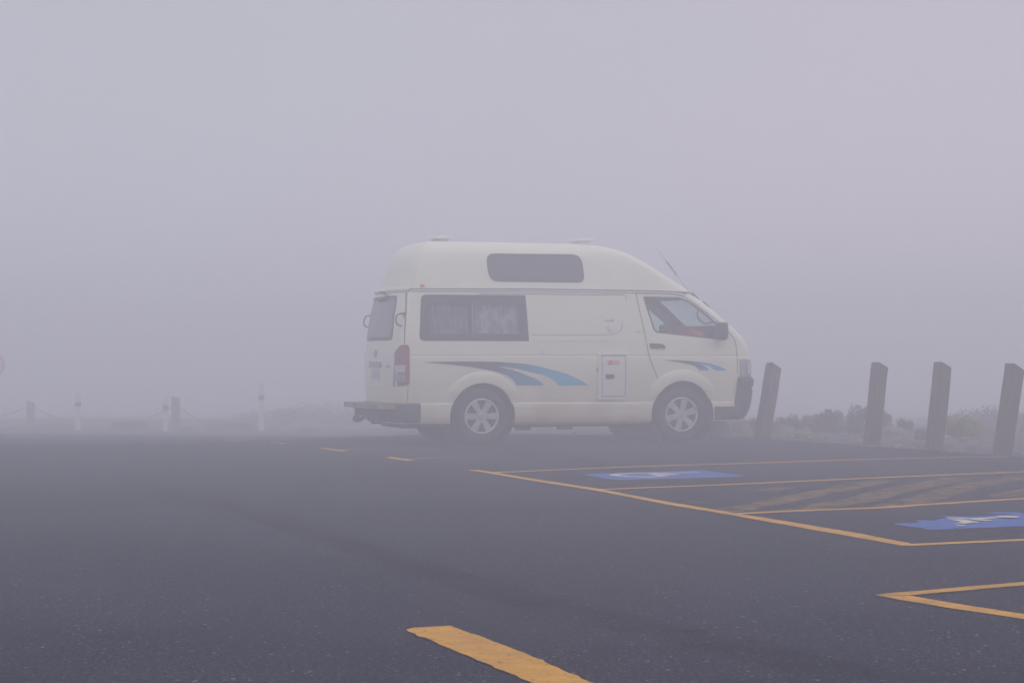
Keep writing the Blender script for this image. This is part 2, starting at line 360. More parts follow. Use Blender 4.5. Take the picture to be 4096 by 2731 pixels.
def stripe_mat():
    """decal that runs from charcoal at its tip to blue at its tail, in object space"""
    m, t, b = bsdf("stripe_decal", (0.1, 0.1, 0.1), 0.3); k = t.links.new; N = t.nodes.new
    tc = N("ShaderNodeTexCoord"); sp = N("ShaderNodeSeparateXYZ"); k(tc.outputs["Object"], sp.inputs[0])
    mr = N("ShaderNodeMapRange"); mr.inputs[1].default_value = -0.74; mr.inputs[2].default_value = 1.34; k(sp.outputs["X"], mr.inputs[0])
    r = N("ShaderNodeValToRGB"); r.color_ramp.elements[0].position = 0.40; r.color_ramp.elements[0].color = (0.085, 0.085, 0.11, 1)
    r.color_ramp.elements[1].position = 0.78; r.color_ramp.elements[1].color = (0.01, 0.42, 0.62, 1); k(mr.outputs[0], r.inputs[0]); k(r.outputs[0], b.inputs["Base Color"])
    return m, mr
M["stripe"], _mr = stripe_mat()
M["stripe_door"], _mr2 = stripe_mat()
_mr2.inputs[1].default_value = 2.31; _mr2.inputs[2].default_value = 3.16
_r = [n for n in M["stripe_door"].node_tree.nodes if n.type == 'VALTORGB'][0]
_r.color_ramp.elements[0].position = 0.45; _r.color_ramp.elements[1].position = 0.75; _r.color_ramp.elements[1].color = (0.01, 0.36, 0.70, 1)

# ------------------------------------------------------------------ ground
def sstep(x): x = max(0.0, min(1.0, x)); return x*x*(3-2*x)
def g(X, Y):
    """the car park is level, then falls gently away beyond the bays"""
    d = Y-(26+3*sstep((X+4)/4)); sp = math.log1p(math.exp(min(40, d*1.5)))/1.5 if d < 40 else d
    return -2.5*(1-math.exp(-.0121*sp))
EDGE = [(60, -30), (14, -12), (9.2, 8), (7.2, 16), (6.05, 20.2), (5.35, 22.7), (4.80, 24.1), (4.30, 25.45), (3.75, 26.7), (3.25, 27.8), (2.8, 28.8), (1.2, 30.6), (-.4, 32.6), (-2.9, 36.0), (-5.3, 38.7), (-7.5, 39.9), (-10, 42.4), (-16, 45), (-30, 48), (-60, 49), (-60, -30)]
def edge_dist(x, y):
    """signed distance outside the asphalt (positive = on the verge)"""
    best = 1e9; inside = False; K = len(EDGE)
    for i in range(K):
        ax, ay = EDGE[i]; bx, by = EDGE[(i+1) % K]; dx, dy = bx-ax, by-ay
        t = max(0, min(1, ((x-ax)*dx+(y-ay)*dy)/(dx*dx+dy*dy))); best = min(best, math.hypot(x-ax-dx*t, y-ay-dy*t))
        if (ay > y) != (by > y) and x < (bx-ax)*(y-ay)/(by-ay)+ax: inside = not inside
    return -best if inside else best

def terrain_z(x, y):
    d = edge_dist(x, y); z = g(x, y)-.035
    if d > 0:
        k = min(1, d/1.5)
        z += k*(.05*noise.noise(Vector((x*1.3, y*1.3, 0)))+.16*max(0, noise.noise(Vector((x*.35+3, y*.35, 2))))*min(1, d/4)) + .035*min(1, d/.4)
    return z
def axis(parts):
    o = []
    for a, b, s in parts:
        n = max(1, int(round((b-a)/s))); o += [a+(b-a)*i/n for i in range(n)]
    return o+[parts[-1][1]]
xs = axis([(-150, -30, 10), (-30, -14, 1), (-14, 12, .25), (12, 30, 1.2), (30, 150, 10)]); ys = axis([(-50, 12, 4), (12, 40, .25), (40, 60, .8), (60, 220, 10)])
tv = [(x, y, terrain_z(x, y)) for x in xs for y in ys]; nY = len(ys)
tf = [(i*nY+j, (i+1)*nY+j, (i+1)*nY+j+1, i*nY+j+1) for i in range(len(xs)-1) for j in range(nY-1)]
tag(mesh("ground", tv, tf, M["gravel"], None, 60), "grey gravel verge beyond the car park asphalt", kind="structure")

def drape(name, poly, mat, lift, step=0.6, rough=0.0, label=None, kind="structure", seed=0):
    bm = sheet(poly, (), step)
    if rough:
        b = [w for w in bm.verts if w.is_boundary]
        for w in b:
            w.co.x += rough*noise.noise(Vector((w.co.x*14, w.co.y*14, seed))); w.co.y += rough*noise.noise(Vector((w.co.x*14, w.co.y*14, seed+9)))
    bm.verts.index_update()
    v = [(w.co.x, w.co.y, g(w.co.x, w.co.y)+lift) for w in bm.verts]; f = [tuple(w.index for w in q.verts) for q in bm.faces]; bm.free()
    me = bpy.data.meshes.new(name); me.from_pydata(v, [], f); bm = bmesh.new(); bm.from_mesh(me)
    for q in bm.faces:
        q.normal_update()
        if q.normal.z < 0: q.normal_flip()
    bm.to_mesh(me); bm.free(); o = link(name, me, mat)
    if kind: o["kind"] = kind
    if label: o["label"] = label
    return o
edge_pts = []
for i in range(len(EDGE)):
    a, b = Vector(EDGE[i]), Vector(EDGE[(i+1) % len(EDGE)]); n = max(1, int((b-a).length/.35)) if max(abs(a.x), abs(b.x)) < 15 and min(a.y, b.y) > 5 else 1
    for k in range(n):
        p = a+(b-a)*k/n
        if n > 1: p += Vector((noise.noise(Vector((p.x*1.5, p.y*1.5, 5))), noise.noise(Vector((p.x*1.5, p.y*1.5, 8)))))*(.10 if p.x > 0 else .35)
        edge_pts.append(p[:])
drape("car_park", edge_pts, M["asphalt"], 0.0, 1.0, label="dark speckled asphalt of the car park")

POLY= {'edge': [(-0.395, 20.05), (-0.301, 20.05), (0.125, 18.76), (0.671, 17.25), (1.116, 15.69), (1.501, 14.52), (1.753, 13.8), (2.027, 12.97), (2.231, 12.22), (2.203, 12.07), (2.154, 12.07), (1.927, 12.81), (1.658, 13.68), (1.444, 14.38), (1.095, 15.4), (0.659, 16.94), (0.123, 18.45), (-0.29, 19.72), (-0.392, 19.91)], 'vmarkup': [(1.601, 9.58), (1.731, 9.68), (1.903, 9.79), (2.378, 10.11), (2.345, 9.97), (1.745, 9.55)], 'vmarklow': [(1.599, 9.57), (1.745, 9.55), (1.874, 9.27), (2.084, 8.86), (2.046, 8.7), (1.883, 8.97), (1.677, 9.38)], 'bar': [(-0.409, 8.37), (-0.382, 8.42), (-0.241, 8.49), (0.021, 7.78), (0.25, 7.04), (0.06, 7.04), (-0.075, 7.4), (-0.217, 7.82), (-0.391, 8.3)], 'ta': [(-1.302, 22.42), (-1.257, 22.63), (-0.964, 21.86), (-1.056, 21.75)], 'tb': [(-2.193, 24.72), (-2.147, 24.87), (-1.795, 24.07), (-1.863, 23.87)], 'tc': [(-3.006, 26.88), (-2.967, 27.02), (-2.692, 26.26), (-2.752, 26.12)], 'td': [(-4.037, 30.58), (-4.047, 30.95), (-3.735, 30.1), (-3.754, 29.57)], 'te': [(-4.935, 33.3), (-4.933, 33.5), (-4.727, 33.1), (-4.732, 32.7)], 'sym1': [(0.621, 19.28), (0.728, 19.43), (1.736, 20.02), (1.779, 19.97), (2.048, 19.1), (1.906, 18.92), (0.911, 18.43), (0.841, 18.54)], 'sym2': [(2.384, 13.62), (2.458, 13.72), (2.535, 13.7), (2.57, 13.75), (2.579, 13.88), (2.615, 13.95), (2.713, 13.94), (2.765, 14.07), (2.814, 14.11), (2.827, 14.27), (2.762, 14.35), (2.854, 14.33), (2.975, 14.27), (3.164, 14.35), (3.362, 14.38), (3.231, 14.48), (3.182, 14.57), (3.256, 14.68), (3.363, 14.72), (3.42, 14.54), (3.508, 14.35), (3.541, 14.1), (3.394, 13.66), (3.164, 13.45), (2.91, 13.36), (2.67, 13.23), (2.52, 13.18), (2.504, 13.32), (2.428, 13.45)]}
LINE= {'A': [(-0.18, 19.65), (1.069, 20.64), (2.338, 21.38), (3.399, 22.04), (4.158, 22.42), (4.73, 22.65), (4.981, 22.59), (5.128, 22.51)], 'B': [(0.637, 17.15), (1.744, 17.82), (3.038, 18.74), (4.657, 19.8), (5.106, 19.98)], 'C': [(1.473, 14.53), (1.971, 14.83), (2.587, 15.14), (2.957, 15.46), (3.782, 16.08), (4.173, 16.33)], 'D': [(2.179, 12.13), (2.938, 12.49), (3.227, 12.63)], 'sa': [(-1.087, 22.24), (-0.617, 22.6)], 'sb': [(-1.954, 24.43), (-1.487, 24.79)], 'sc': [(-2.782, 26.4), (-2.384, 27.02)], 'sd': [(-3.813, 30.34), (-3.659, 31.16)], 'se': [(-4.769, 33.1), (-4.429, 34.54)], 'short': [(3.998, 25.49), (4.236, 25.31)], 'h1': [(1.005, 15.97), (1.111, 16.29), (1.775, 16.83), (1.935, 16.94), (2.199, 17.47)], 'h1b': [(1.255, 15.59), (1.361, 15.76)], 'h2': [(1.447, 14.79), (1.794, 15.55), (2.175, 16.37), (2.449, 16.94), (2.71, 17.54), (3.144, 18.4)], 'h3': [(1.914, 14.79), (2.285, 15.49), (2.6, 16.04), (2.944, 16.94), (3.262, 17.59), (3.858, 18.74)], 'h4': [(2.629, 15.23), (2.936, 15.83), (3.57, 17.34), (4.015, 18.21), (4.471, 19.01)], 'h5': [(3.629, 16.33), (3.984, 16.94), (4.457, 17.85)], 'w1a': [(1.35, 19.02), (1.192, 18.88), (1.033, 18.92), (0.93, 19.08), (0.895, 19.16), (0.956, 19.34), (1.095, 19.46), (1.263, 19.48), (1.355, 19.37)], 'w1b': [(1.35, 19.02), (1.293, 19.13), (1.239, 19.31)], 'w1c': [(1.449, 19.13), (1.35, 19.3), (1.256, 19.37)], 'w1d': [(1.357, 19.4), (1.494, 19.46), (1.678, 19.51)], 'w1e': [(1.088, 18.76), (1.203, 18.76)], 'w2a': [(2.818, 14.11), (2.902, 14.1), (2.961, 14.02)], 'w2b': [(2.958, 14.01), (3.067, 14.08), (3.167, 14.14)], 'w2c': [(2.836, 13.96), (2.869, 13.85), (2.89, 13.72)], 'w2d': [(2.933, 13.7), (2.888, 13.71), (2.792, 13.6)], 'w2e': [(2.961, 13.97), (2.989, 13.89), (3.03, 13.81)], 'w2f': [(2.737, 13.42), (2.791, 13.42)], 'w2head': [(3.153, 14.13), (3.263, 14.13)], 'track': [(-3.159, 18.03), (-2.209, 15.87), (-1.452, 13.8), (-0.764, 11.72), (-0.26, 10.31), (0.225, 9.07), (0.546, 8.42), (0.889, 7.74), (1.102, 7.12)], 'track2': [(-1.908, 26.79), (-0.907, 25.76), (0.114, 23.68), (1.277, 19.71)]}
def dense(poly, s=.12):
    out_ = []
    for i in range(len(poly)):
        a, b = Vector(poly[i]), Vector(poly[(i+1) % len(poly)]); n = max(1, int((b-a).length/s))
        out_ += [(a+(b-a)*k/n)[:] for k in range(n)]
    return out_
POLY["bar"] = [(-.409, 8.37), (-.382, 8.42), (-.241, 8.49), (.021, 7.78), (.25, 7.04), (.74, 5.5), (.36, 5.8), (.06, 7.04), (-.075, 7.4), (-.217, 7.82), (-.391, 8.3)]
POLY["vmarkup"] = POLY["vmarkup"][:3]+[(2.378, 10.11), (3.3, 10.70), (3.3, 10.56), (2.345, 9.97), (1.745, 9.55)]
POLY["vmarklow"] = POLY["vmarklow"][:3]+[(2.084, 8.86), (2.6, 7.85), (2.56, 7.69), (2.046, 8.7), (1.883, 8.97), (1.677, 9.38)]
def catmull(pts, k=6):
    P_ = [Vector(p) for p in pts]; P_ = [2*P_[0]-P_[1]]+P_+[2*P_[-1]-P_[-2]]; o = []
    for i in range(1, len(P_)-2):
        a, b, c, d = P_[i-1:i+3]
        for j in range(k):
            t = j/k; o.append((.5*((2*b)+(c-a)*t+(2*a-5*b+4*c-d)*t*t+(3*b-a-3*c+d)*t**3))[:])
    return o+[P_[-2][:]]
for n_, lb in (("edge", "yellow line along the front of the marked bays"), ("vmarkup", "upper arm of the yellow V at the right edge"), ("vmarklow", "lower arm of the yellow V at the right edge"), ("bar", "broad yellow bar in the foreground"),
               ("ta", "nearest yellow bay tick left of the marked bays"), ("tb", "second yellow bay tick behind the van's tail"), ("tc", "third yellow bay tick"), ("td", "fourth yellow bay tick, faint"), ("te", "farthest yellow bay tick, barely seen")):
    drape("road_marking", dense(POLY[n_], .06 if n_ in ("bar",) else .15), M["yellow"], .008 if n_ != "vmarkup" else .0095, .5, .012, lb, seed=len(lb))
for n_, w_, lb in (("A", .10, "far yellow bay line"), ("B", .10, "yellow bay line beyond the hatching"), ("C", .10, "yellow bay line nearer than the hatching"), ("D", .10, "nearest yellow bay line"),
                   ("sa", .06, "thin yellow line at the nearest tick"), ("sb", .06, "thin yellow line at the second tick"), ("sc", .05, "thin yellow line at the third tick"), ("sd", .05, "thin line at the fourth tick"), ("se", .05, "thin line at the farthest tick"), ("short", .05, "short yellow line at a post")):
    pts = catmull(LINE[n_], 6) if len(LINE[n_]) > 2 else LINE[n_]
    drape("road_marking", dense(ribbon(pts, w_), .15), M["yellow"], .0045, .5, .010, lb, seed=3)
for n_, w_ in (("h1", .20), ("h1b", .18), ("h2", .26), ("h3", .27), ("h4", .27), ("h5", .22)):
    pts = catmull(LINE[n_], 5) if len(LINE[n_]) > 2 else LINE[n_]
    drape("road_marking", dense(ribbon(pts, w_), .12), M["faded"], .0035, .5, .05, "worn yellow hatching between two bays", seed=5)
drape("tyre_mark", ribbon(catmull(LINE["track"], 6), .30), M["tyretrack"], .0022, .4, .1, "dark curved tyre-worn band across the asphalt")
drape("tyre_mark", ribbon(catmull(LINE["track2"], 6), .5), M["damp"], .0022, .4, .1, "faint dark band beside the van")

def symbol(name, outline, strokes, widths, label, mat, head=None):
    r = empty(name, (sum(p[0] for p in outline)/len(outline), sum(p[1] for p in outline)/len(outline), 0)); tag(r, label, "parking symbol")
    inv = Matrix.Translation(r.location).inverted()
    def kid(nm, poly, m_, lift, ro, sd=0):
        o = drape(nm, dense(poly, .05), m_, lift, .3, ro, None, None, sd); o.data.transform(inv); o.parent = r; return o
    kid("painted_panel", outline, mat, .006, .02)
    for k, s in enumerate(strokes):
        pts = catmull(LINE[s], 6) if len(LINE[s]) > 2 else LINE[s]
        kid("wheelchair_stroke", ribbon(pts, widths[k]), M["signwhite"], .0085+.0012*k, .004)
    if head: kid("wheelchair_stroke", ellipse(*head, n=24), M["signwhite"], .0085+.0012*len(strokes), .004)
symbol("parking_symbol", POLY["sym1"], ["w1a", "w1b", "w1c", "w1d", "w1e"], [.09, .10, .11, .08, .11], "blue panel with white wheelchair sign painted in the bay nearest the van", M["blue"])
symbol("parking_symbol", POLY["sym2"], ["w2a", "w2b", "w2c", "w2d", "w2e", "w2f"], [.07, .075, .10, .08, .085, .07], "patchy blue painted wheelchair sign at the right edge, in the nearest bay", M["bluelight"], (3.215, 14.13, .075, .085))


# ------------------------------------------------------------------ the campervan
# van space: x = along the van (0 at the rear axle, + forwards), y = across (0 near side, 1.69 far side), z = up
CV = 0.845
def interp(tab, w):
    if w <= tab[0][0]: return tab[0][1]
    for (a, p), (b, q) in zip(tab, tab[1:]):
        if w <= b: return p + (q-p)*(w-a)/(b-a)
    return tab[-1][1]

class Hull:
    def __init__(s, vn, uf, cf, ur, cr, n=2.6): s.vn, s.uf, s.cf, s.ur, s.cr, s.n = vn, uf, cf, ur, cr, n
    def side(s, u, w, p=0.0, far=False):
        vn = interp(s.vn, w); h = CV-vn+p
        for us, uc in ((interp(s.uf, w), interp(s.cf, w)), (interp(s.ur, w), interp(s.cr, w))):
            t = (u-us)/(uc-us)
            if t > 0: h *= (1-min(t, 0.985)**s.n)**(1/s.n)
        return (u, CV+h if far else CV-h, w)
    def far(s, u, w, p=0.0): return s.side(u, w, p, True)
    def _end(s, v, w, p, us, uc):
        h = CV-interp(s.vn, w); t = min(abs(v-CV)/h, 0.985)
        return (us+(uc-us)*(1-t**s.n)**(1/s.n)+(p if uc > us else -p), v, w)
    def front(s, v, w, p=0.0): return s._end(v, w, p, interp(s.uf, w), interp(s.cf, w))
    def rear(s, v, w, p=0.0): return s._end(v, w, p, interp(s.ur, w), interp(s.cr, w))
    def arc(s, a, w, p=0.0, front=True):
        """a runs 0 (near side) .. pi (far side) round the nose or the tail"""
        h = CV-interp(s.vn, w)+p
        us, uc = (interp(s.uf, w), interp(s.cf, w)) if front else (interp(s.ur, w), interp(s.cr, w))
        c, q = math.cos(a), max(0.0, math.sin(a)); e = 2/s.n
        return (us+((uc-us)+(p if front else -p))*q**e, CV-h*math.copysign(abs(c)**e, c), w)
    def loop(s, w, p=0.0, ns=26, na=30):
        uf, ur = interp(s.uf, w), interp(s.ur, w); L_ = []
        for i in range(ns): L_.append(s.side(ur+(uf-ur)*i/ns, w, p))
        for i in range(na): L_.append(s.arc(PI*i/na, w, p))
        for i in range(ns): L_.append(s.far(uf-(uf-ur)*i/ns, w, p))
        for i in range(na): L_.append(s.arc(PI-PI*i/na, w, p, False))
        return L_
    def solid(s, ws, p=0.0, w_map=lambda w: w):
        v = []; f = []; n = 0
        for w in ws:
            l = s.loop(w, p); n = len(l); v += [(a, b, w_map(c)) for a, b, c in l]
        for i in range(len(ws)-1):
            for k in range(n): f.append((i*n+k, i*n+(k+1) % n, (i+1)*n+(k+1) % n, (i+1)*n+k))
        f.append(tuple(range(n))[::-1]); f.append(tuple((len(ws)-1)*n+k for k in range(n)))
        return v, f

BODY = Hull(
    vn=[(.25, .03), (.30, .006), (.46, .0), (.482, .004), (.492, .014), (.52, .012), (.8, .0), (1.03, .0), (1.05, .004), (1.058, .016), (1.068, .006), (1.25, .018), (1.5, .045), (1.8, .085), (1.86, .10)],
    uf=[(.25, 3.20), (.45, 3.27), (.8, 3.31), (1.13, 3.306), (1.25, 3.287), (1.377, 3.197), (1.49, 3.068), (1.665, 2.837), (1.794, 2.63), (1.86, 2.44)],
    cf=[(.25, 3.52), (.45, 3.62), (.8, 3.64), (1.0, 3.635), (1.08, 3.63), (1.18, 3.60), (1.31, 3.50), (1.395, 3.39), (1.497, 3.265), (1.688, 3.04), (1.765, 2.94), (1.86, 2.81)],
    ur=[(.25, -.95), (1.1, -.95), (1.3, -.93), (1.57, -.89), (1.8, -.83), (1.86, -.80)],
    cr=[(.25, -1.05), (.5, -1.085), (1.07, -1.09), (1.3, -1.07), (1.57, -1.03), (1.8, -.985), (1.86, -.94)])
TOP = Hull(
    vn=[(1.845, .082), (1.9, .098), (2.0, .122), (2.2, .175), (2.28, .205), (2.33, .24), (2.37, .29), (2.40, .35), (2.42, .42), (2.435, .52), (2.445, .68)],
    uf=[(1.845, 2.58), (1.9, 2.47), (1.98, 2.33), (2.115, 2.12), (2.24, 1.93), (2.34, 1.72), (2.40, 1.50), (2.43, 1.25), (2.445, 1.0)],
    cf=[(1.845, 2.90), (1.87, 2.84), (1.9, 2.79), (1.98, 2.665), (2.05, 2.555), (2.115, 2.445), (2.18, 2.335), (2.24, 2.22), (2.29, 2.125), (2.34, 2.01), (2.38, 1.895), (2.405, 1.785), (2.43, 1.55), (2.445, 1.15)],
    ur=[(1.845, -.74), (2.0, -.72), (2.3, -.66), (2.4, -.59), (2.44, -.42), (2.445, -.36)],
    cr=[(1.845, -.93), (1.9, -.925), (2.0, -.90), (2.12, -.86), (2.20, -.825), (2.27, -.785), (2.33, -.735), (2.38, -.69), (2.41, -.635), (2.435, -.54), (2.445, -.40)], n=2.4)

def cut(o, v, f, mat):
    c = mesh("cutter", v, f, mat)
    md = o.modifiers.new("cut", 'BOOLEAN'); md.operation = 'DIFFERENCE'; md.object = c; md.solver = 'EXACT'
    try: md.material_mode = 'TRANSFER'
    except Exception: pass
    dg = bpy.context.evaluated_depsgraph_get(); me = bpy.data.meshes.new_from_object(o.evaluated_get(dg))
    old = o.data; o.modifiers.clear(); o.data = me; bpy.data.meshes.remove(old)
    cm = c.data; bpy.data.objects.remove(c); bpy.data.meshes.remove(cm)

def frange(a, b, n): return [a+(b-a)*i/(n-1) for i in range(n)]

van = empty("campervan", (-0.3513, 25.92, 0), math.radians(18))
tag(van, "cream high-roof campervan with dark and blue swoosh stripes, parked side-on in the fog", "van")

ws = sorted(set([.25, .27, .30, .36, .42, .46, .482, .492, .52] + frange(.58, 1.0, 7) + [1.03, 1.05, 1.058, 1.068, 1.1] + frange(1.13, 1.86, 26)))
v, f = BODY.solid(ws); body = mesh("body", v, f, M["paint"])
v, f = BODY.solid([.25] + frange(.4, 1.8, 12) + [1.86], -0.032, lambda w: min(max(w, .29), 1.83)); cut(body, v, f, M["cabin"])
sidefn = lambda a, b, d: (a, d, b)
side_win = rounded([(-.776, 1.232), (.589, 1.232), (.566, 1.784), (-.737, 1.781)], [.07, .012, .012, .07])
cab_win = rounded([(2.208, 1.340), (3.16, 1.245), (3.185, 1.335), (3.059, 1.452), (2.829, 1.64), (2.66, 1.748), (2.549, 1.777), (2.076, 1.782)], [.06, .03, .02, .05, .1, .05, .05, .03])
arch_r = ellipse(0.005, .335, .405, .402); arch_f = ellipse(2.572, .335, .410, .425)
for poly, d0, d1, mt in ((side_win, -.3, 2.0, "trim"), (cab_win, -.3, 2.0, "trim"), (arch_r, -.3, .40, "trim"), (arch_r, 1.29, 2.0, "trim"), (arch_f, -.3, .40, "trim"), (arch_f, 1.29, 2.0, "trim")):
    mb = MB().prism(poly, sidefn, d0, d1); cut(body, mb.v, mb.f, M[mt])
ws_poly = rounded([(.105, 1.41), (1.585, 1.41), (1.51, 1.79), (.18, 1.79)], .05)
mb = MB().prism(ws_poly, lambda a, b, d: (d, a, b), 2.55, 4.2); cut(body, mb.v, mb.f, M["trim"])
body.data.polygons.foreach_set("use_smooth", [True]*len(body.data.polygons)); body.data.set_sharp_from_angle(angle=math.radians(28))
body.parent = van

# glass with its black surround
def window(name, poly, fn, glassmat, border, parent=van, p=0.0):
    ins = inset(poly, border)
    fr = panel(name, poly, fn, M["trim"], parent, p, .02, holes=(ins,)); panel("pane", ins, fn, M[glassmat], fr, p-.006, .004)
    return fr
def inset(poly, d):
    K = len(poly); out_ = []; A = sum(poly[i-1][0]*poly[i][1]-poly[i][0]*poly[i-1][1] for i in range(K))
    s = 1 if A > 0 else -1
    for i in range(K):
        a, p, b = Vector(poly[i-1]), Vector(poly[i]), Vector(poly[(i+1) % K])
        n1 = Vector((-(p-a).y, (p-a).x)).normalized()*s; n2 = Vector((-(b-p).y, (b-p).x)).normalized()*s
        n = (n1+n2); n = n.normalized()*min(2.0, 1/max(.3, math.cos(n1.angle(n2)/2))) if n.length > 1e-6 else n1
        q = p+n*d; out_.append((q.x, q.y))
    return out_
window("cab_window", cab_win, BODY.side, "tint", .022)
window("cab_window", cab_win, BODY.far, "tint", .022)
window("windscreen", ws_poly, BODY.front, "windscreen", .03)

for fn in (BODY.side, BODY.far):
    h1 = rounded(rect(-.64, -.15, 1.318, 1.672), .03); h2 = rounded(rect(-.078, .478, 1.32, 1.668), .03)
    fr = panel("side_window", side_win, fn, M["trim"], van, 0.002, .02, holes=(h1, h2))
    panel("pane", h1, fn, M["housetint"], fr, -.004, .003); panel("pane", h2, fn, M["housetint"], fr, -.004, .003)
    panel("mullion", rect(-.115, -.098, 1.30, 1.69), fn, M["lens_grey"], fr, .006, .006)
    for (a0, a1, mt, ph) in ((-.70, -.12, "curtain_dark", 0), (-.09, .53, "curtain", 1)):
        nu, nw = 60, 10; cv = []; cf_ = []
        for i in range(nu+1):
            for j in range(nw+1):
                a = a0+(a1-a0)*i/nu; b = 1.26+.46*j/nw
                wav = .012*math.sin(a*95+ph+2*math.sin(b*9))+.006*math.sin(a*41+b*20)
                cv.append(fn(a, b, -.06+wav))
        for i in range(nu):
            for j in range(nw): q = i*(nw+1)+j; cf_.append((q, q+1, q+nw+2, q+nw+1))
        n0 = len(cv); back = [(x, y+(.003 if fn == BODY.side else -.003), z) for x, y, z in cv]
        cf_ = cf_ + [tuple(i+n0 for i in q[::-1]) for q in cf_]
        mesh("curtain", cv+back, cf_, M[mt], van, 60)

# fibreglass high top
wt = sorted(set([1.845, 1.86, 1.88] + frange(1.9, 2.3, 15) + [2.32, 2.34, 2.355, 2.37, 2.385, 2.4, 2.41, 2.42, 2.43, 2.437, 2.442, 2.445]))
v, f = TOP.solid(wt); hightop = mesh("high_top_roof", v, f, M["gelcoat"], van, 32)
roof_win = rounded([(.118, 1.945), (1.337, 1.945), (1.318, 2.29), (.10, 2.285)], [.13, .10, .12, .12], 8)
for fn in (TOP.side, TOP.far):
    rw = panel("roof_window", roof_win, fn, M["trim"], hightop, .006, .02, holes=(inset(roof_win, .018),)); panel("pane", inset(roof_win, .018), fn, M["darkglass"], rw, .003, .01)
def roof_vent(u):
    b = MB().box(u-.065, u+.065, CV-.16, CV+.16, 2.42, 2.475, bev=.01).build("roof_vent", M["white"], van, 40)
    MB().box(u-.105, u+.105, CV-.20, CV+.20, 2.475, 2.512, bev=.015).build("vent_lid", M["white"], b, 40)
roof_vent(-.28); roof_vent(1.55)
MB().box(-.745, -.69, .078, .11, 1.868, 1.905, bev=.01).build("marker_light", M["orange"], van, 40)

# rain gutter along the joint
for fn in (BODY.side, BODY.far):
    panel("gutter", ribbon([(-.88, 1.846), (.6, 1.858), (1.95, 1.851), (2.33, 1.847), (2.52, 1.838), (2.66, 1.82)], .016), fn, M["seam"], van, .016, .03, step=.12)
    panel("gutter_rail", ribbon([(-.87, 1.832), (.6, 1.844), (1.95, 1.837), (2.33, 1.833), (2.5, 1.826), (2.63, 1.81)], .012), fn, M["white"], van, .022, .03, step=.12)

# wheel arch lips and liners, pressed into the side
def arch_lip(cu, cw, r0, r1, fn, e=1.0, a0=-8, a1=188):
    v = []; f = []; na, nr = 48, 7
    for i in range(na+1):
        a = math.radians(a0+(a1-a0)*i/na); fade = min(1, min(i, na-i)/7)
        for j in range(nr+1):
            t = j/nr; r = r0+(r1-r0)*t; pr = .022*fade*(1-t**3) - .004*t**3
            u = cu+r*math.cos(a)*e; w = max(.262, cw+r*math.sin(a)); v.append(fn(u, w, pr))
    for i in range(na):
        for j in range(nr): q = i*(nr+1)+j; f.append((q, q+1, q+nr+2, q+nr+1))
    n = len(v); back = []
    for i in range(na+1):
        a = math.radians(a0+(a1-a0)*i/na)
        for j in range(nr+1):
            r = r0+(r1-r0)*j/nr; u = cu+r*math.cos(a)*e; w = max(.262, cw+r*math.sin(a)); back.append(fn(u, w, -.025))
    f += [tuple(k+n for k in q[::-1]) for q in f[:]]
    for i in range(na): a_, b_ = i*(nr+1), (i+1)*(nr+1); f.append((a_, b_, b_+n, a_+n)); f.append((a_+nr, b_+nr, b_+nr+n, a_+nr+n))
    mesh("wheel_arch", v+back, f, M["paint"], van, 50)
for fn in (BODY.side, BODY.far):
    arch_lip(0.005, .335, .398, .545, fn, a0=20, a1=160); arch_lip(2.572, .335, .415, .565, fn, .96, a0=28, a1=160)
for cu, ra in ((.005, .40), (2.572, .405)):
    for y0, y1 in ((.02, .44), (1.67, 1.25)):
        MB().lathe([(ra, y0), (ra, y1), (.01, y1)], 40, Matrix.Translation((cu, 0, .335))).build("wheel_well", M["trim"], van, 40)

# body seams and pressings
def seam(pts, w=.010, fn=BODY.side, mt="seam", pr=.0015): return panel("panel_seam", ribbon(pts, w), fn, M[mt], van, pr, .008, step=.1)
for fn in (BODY.side, BODY.far):
    seam([(-.90, 1.828), (-.915, 1.7), (-.925, 1.58), (-.945, 1.4), (-.958, 1.2)], .012, fn)
    seam([(1.993, 1.826), (2.008, 1.717), (2.04, 1.55), (2.07, 1.39), (2.10, 1.22), (2.121, 1.098), (2.142, 1.016), (2.18, .92), (2.227, .815), (2.262, .74)], .010, fn)
    seam([(2.02, 1.828), (2.40, 1.822), (2.52, 1.808), (2.646, 1.775), (2.83, 1.655), (3.06, 1.478), (3.19, 1.366), (3.275, 1.253), (3.296, 1.134), (3.303, .9), (3.30, .83)], .009, fn)
    seam([(-.02, 1.796), (.6, 1.797), (1.3, 1.797), (1.80, 1.795), (1.858, 1.785), (1.868, 1.73)], .010, fn, "recess")
    seam([(.62, 1.307), (1.2, 1.307), (1.56, 1.309), (1.68, 1.318), (1.75, 1.345), (1.782, 1.39), (1.795, 1.45)], .007, fn, "recess")
    seam([(.60, 1.242), (1.2, 1.242), (1.60, 1.244), (1.70, 1.262), (1.77, 1.31), (1.80, 1.40), (1.81, 1.5)], .014, fn, "white", .004)
    seam([(-.918, .69), (-.922, .505)], .008, fn)
    seam([(-.78, .494), (-.42, .488)], .012, fn, "white", .004); seam([(.43, .49), (1.8, .482), (1.98, .46), (2.10, .42)], .012, fn, "white", .003)  # white strips paint the light line along the upward-facing sill ledge
    panel("sill_trim", rect(.42, 2.15, .235, .262), fn, M["tape"], van, .004, .05, step=.3)
seam([(3.30, 1.016), (3.42, 1.016), (3.55, 1.016)], .009)

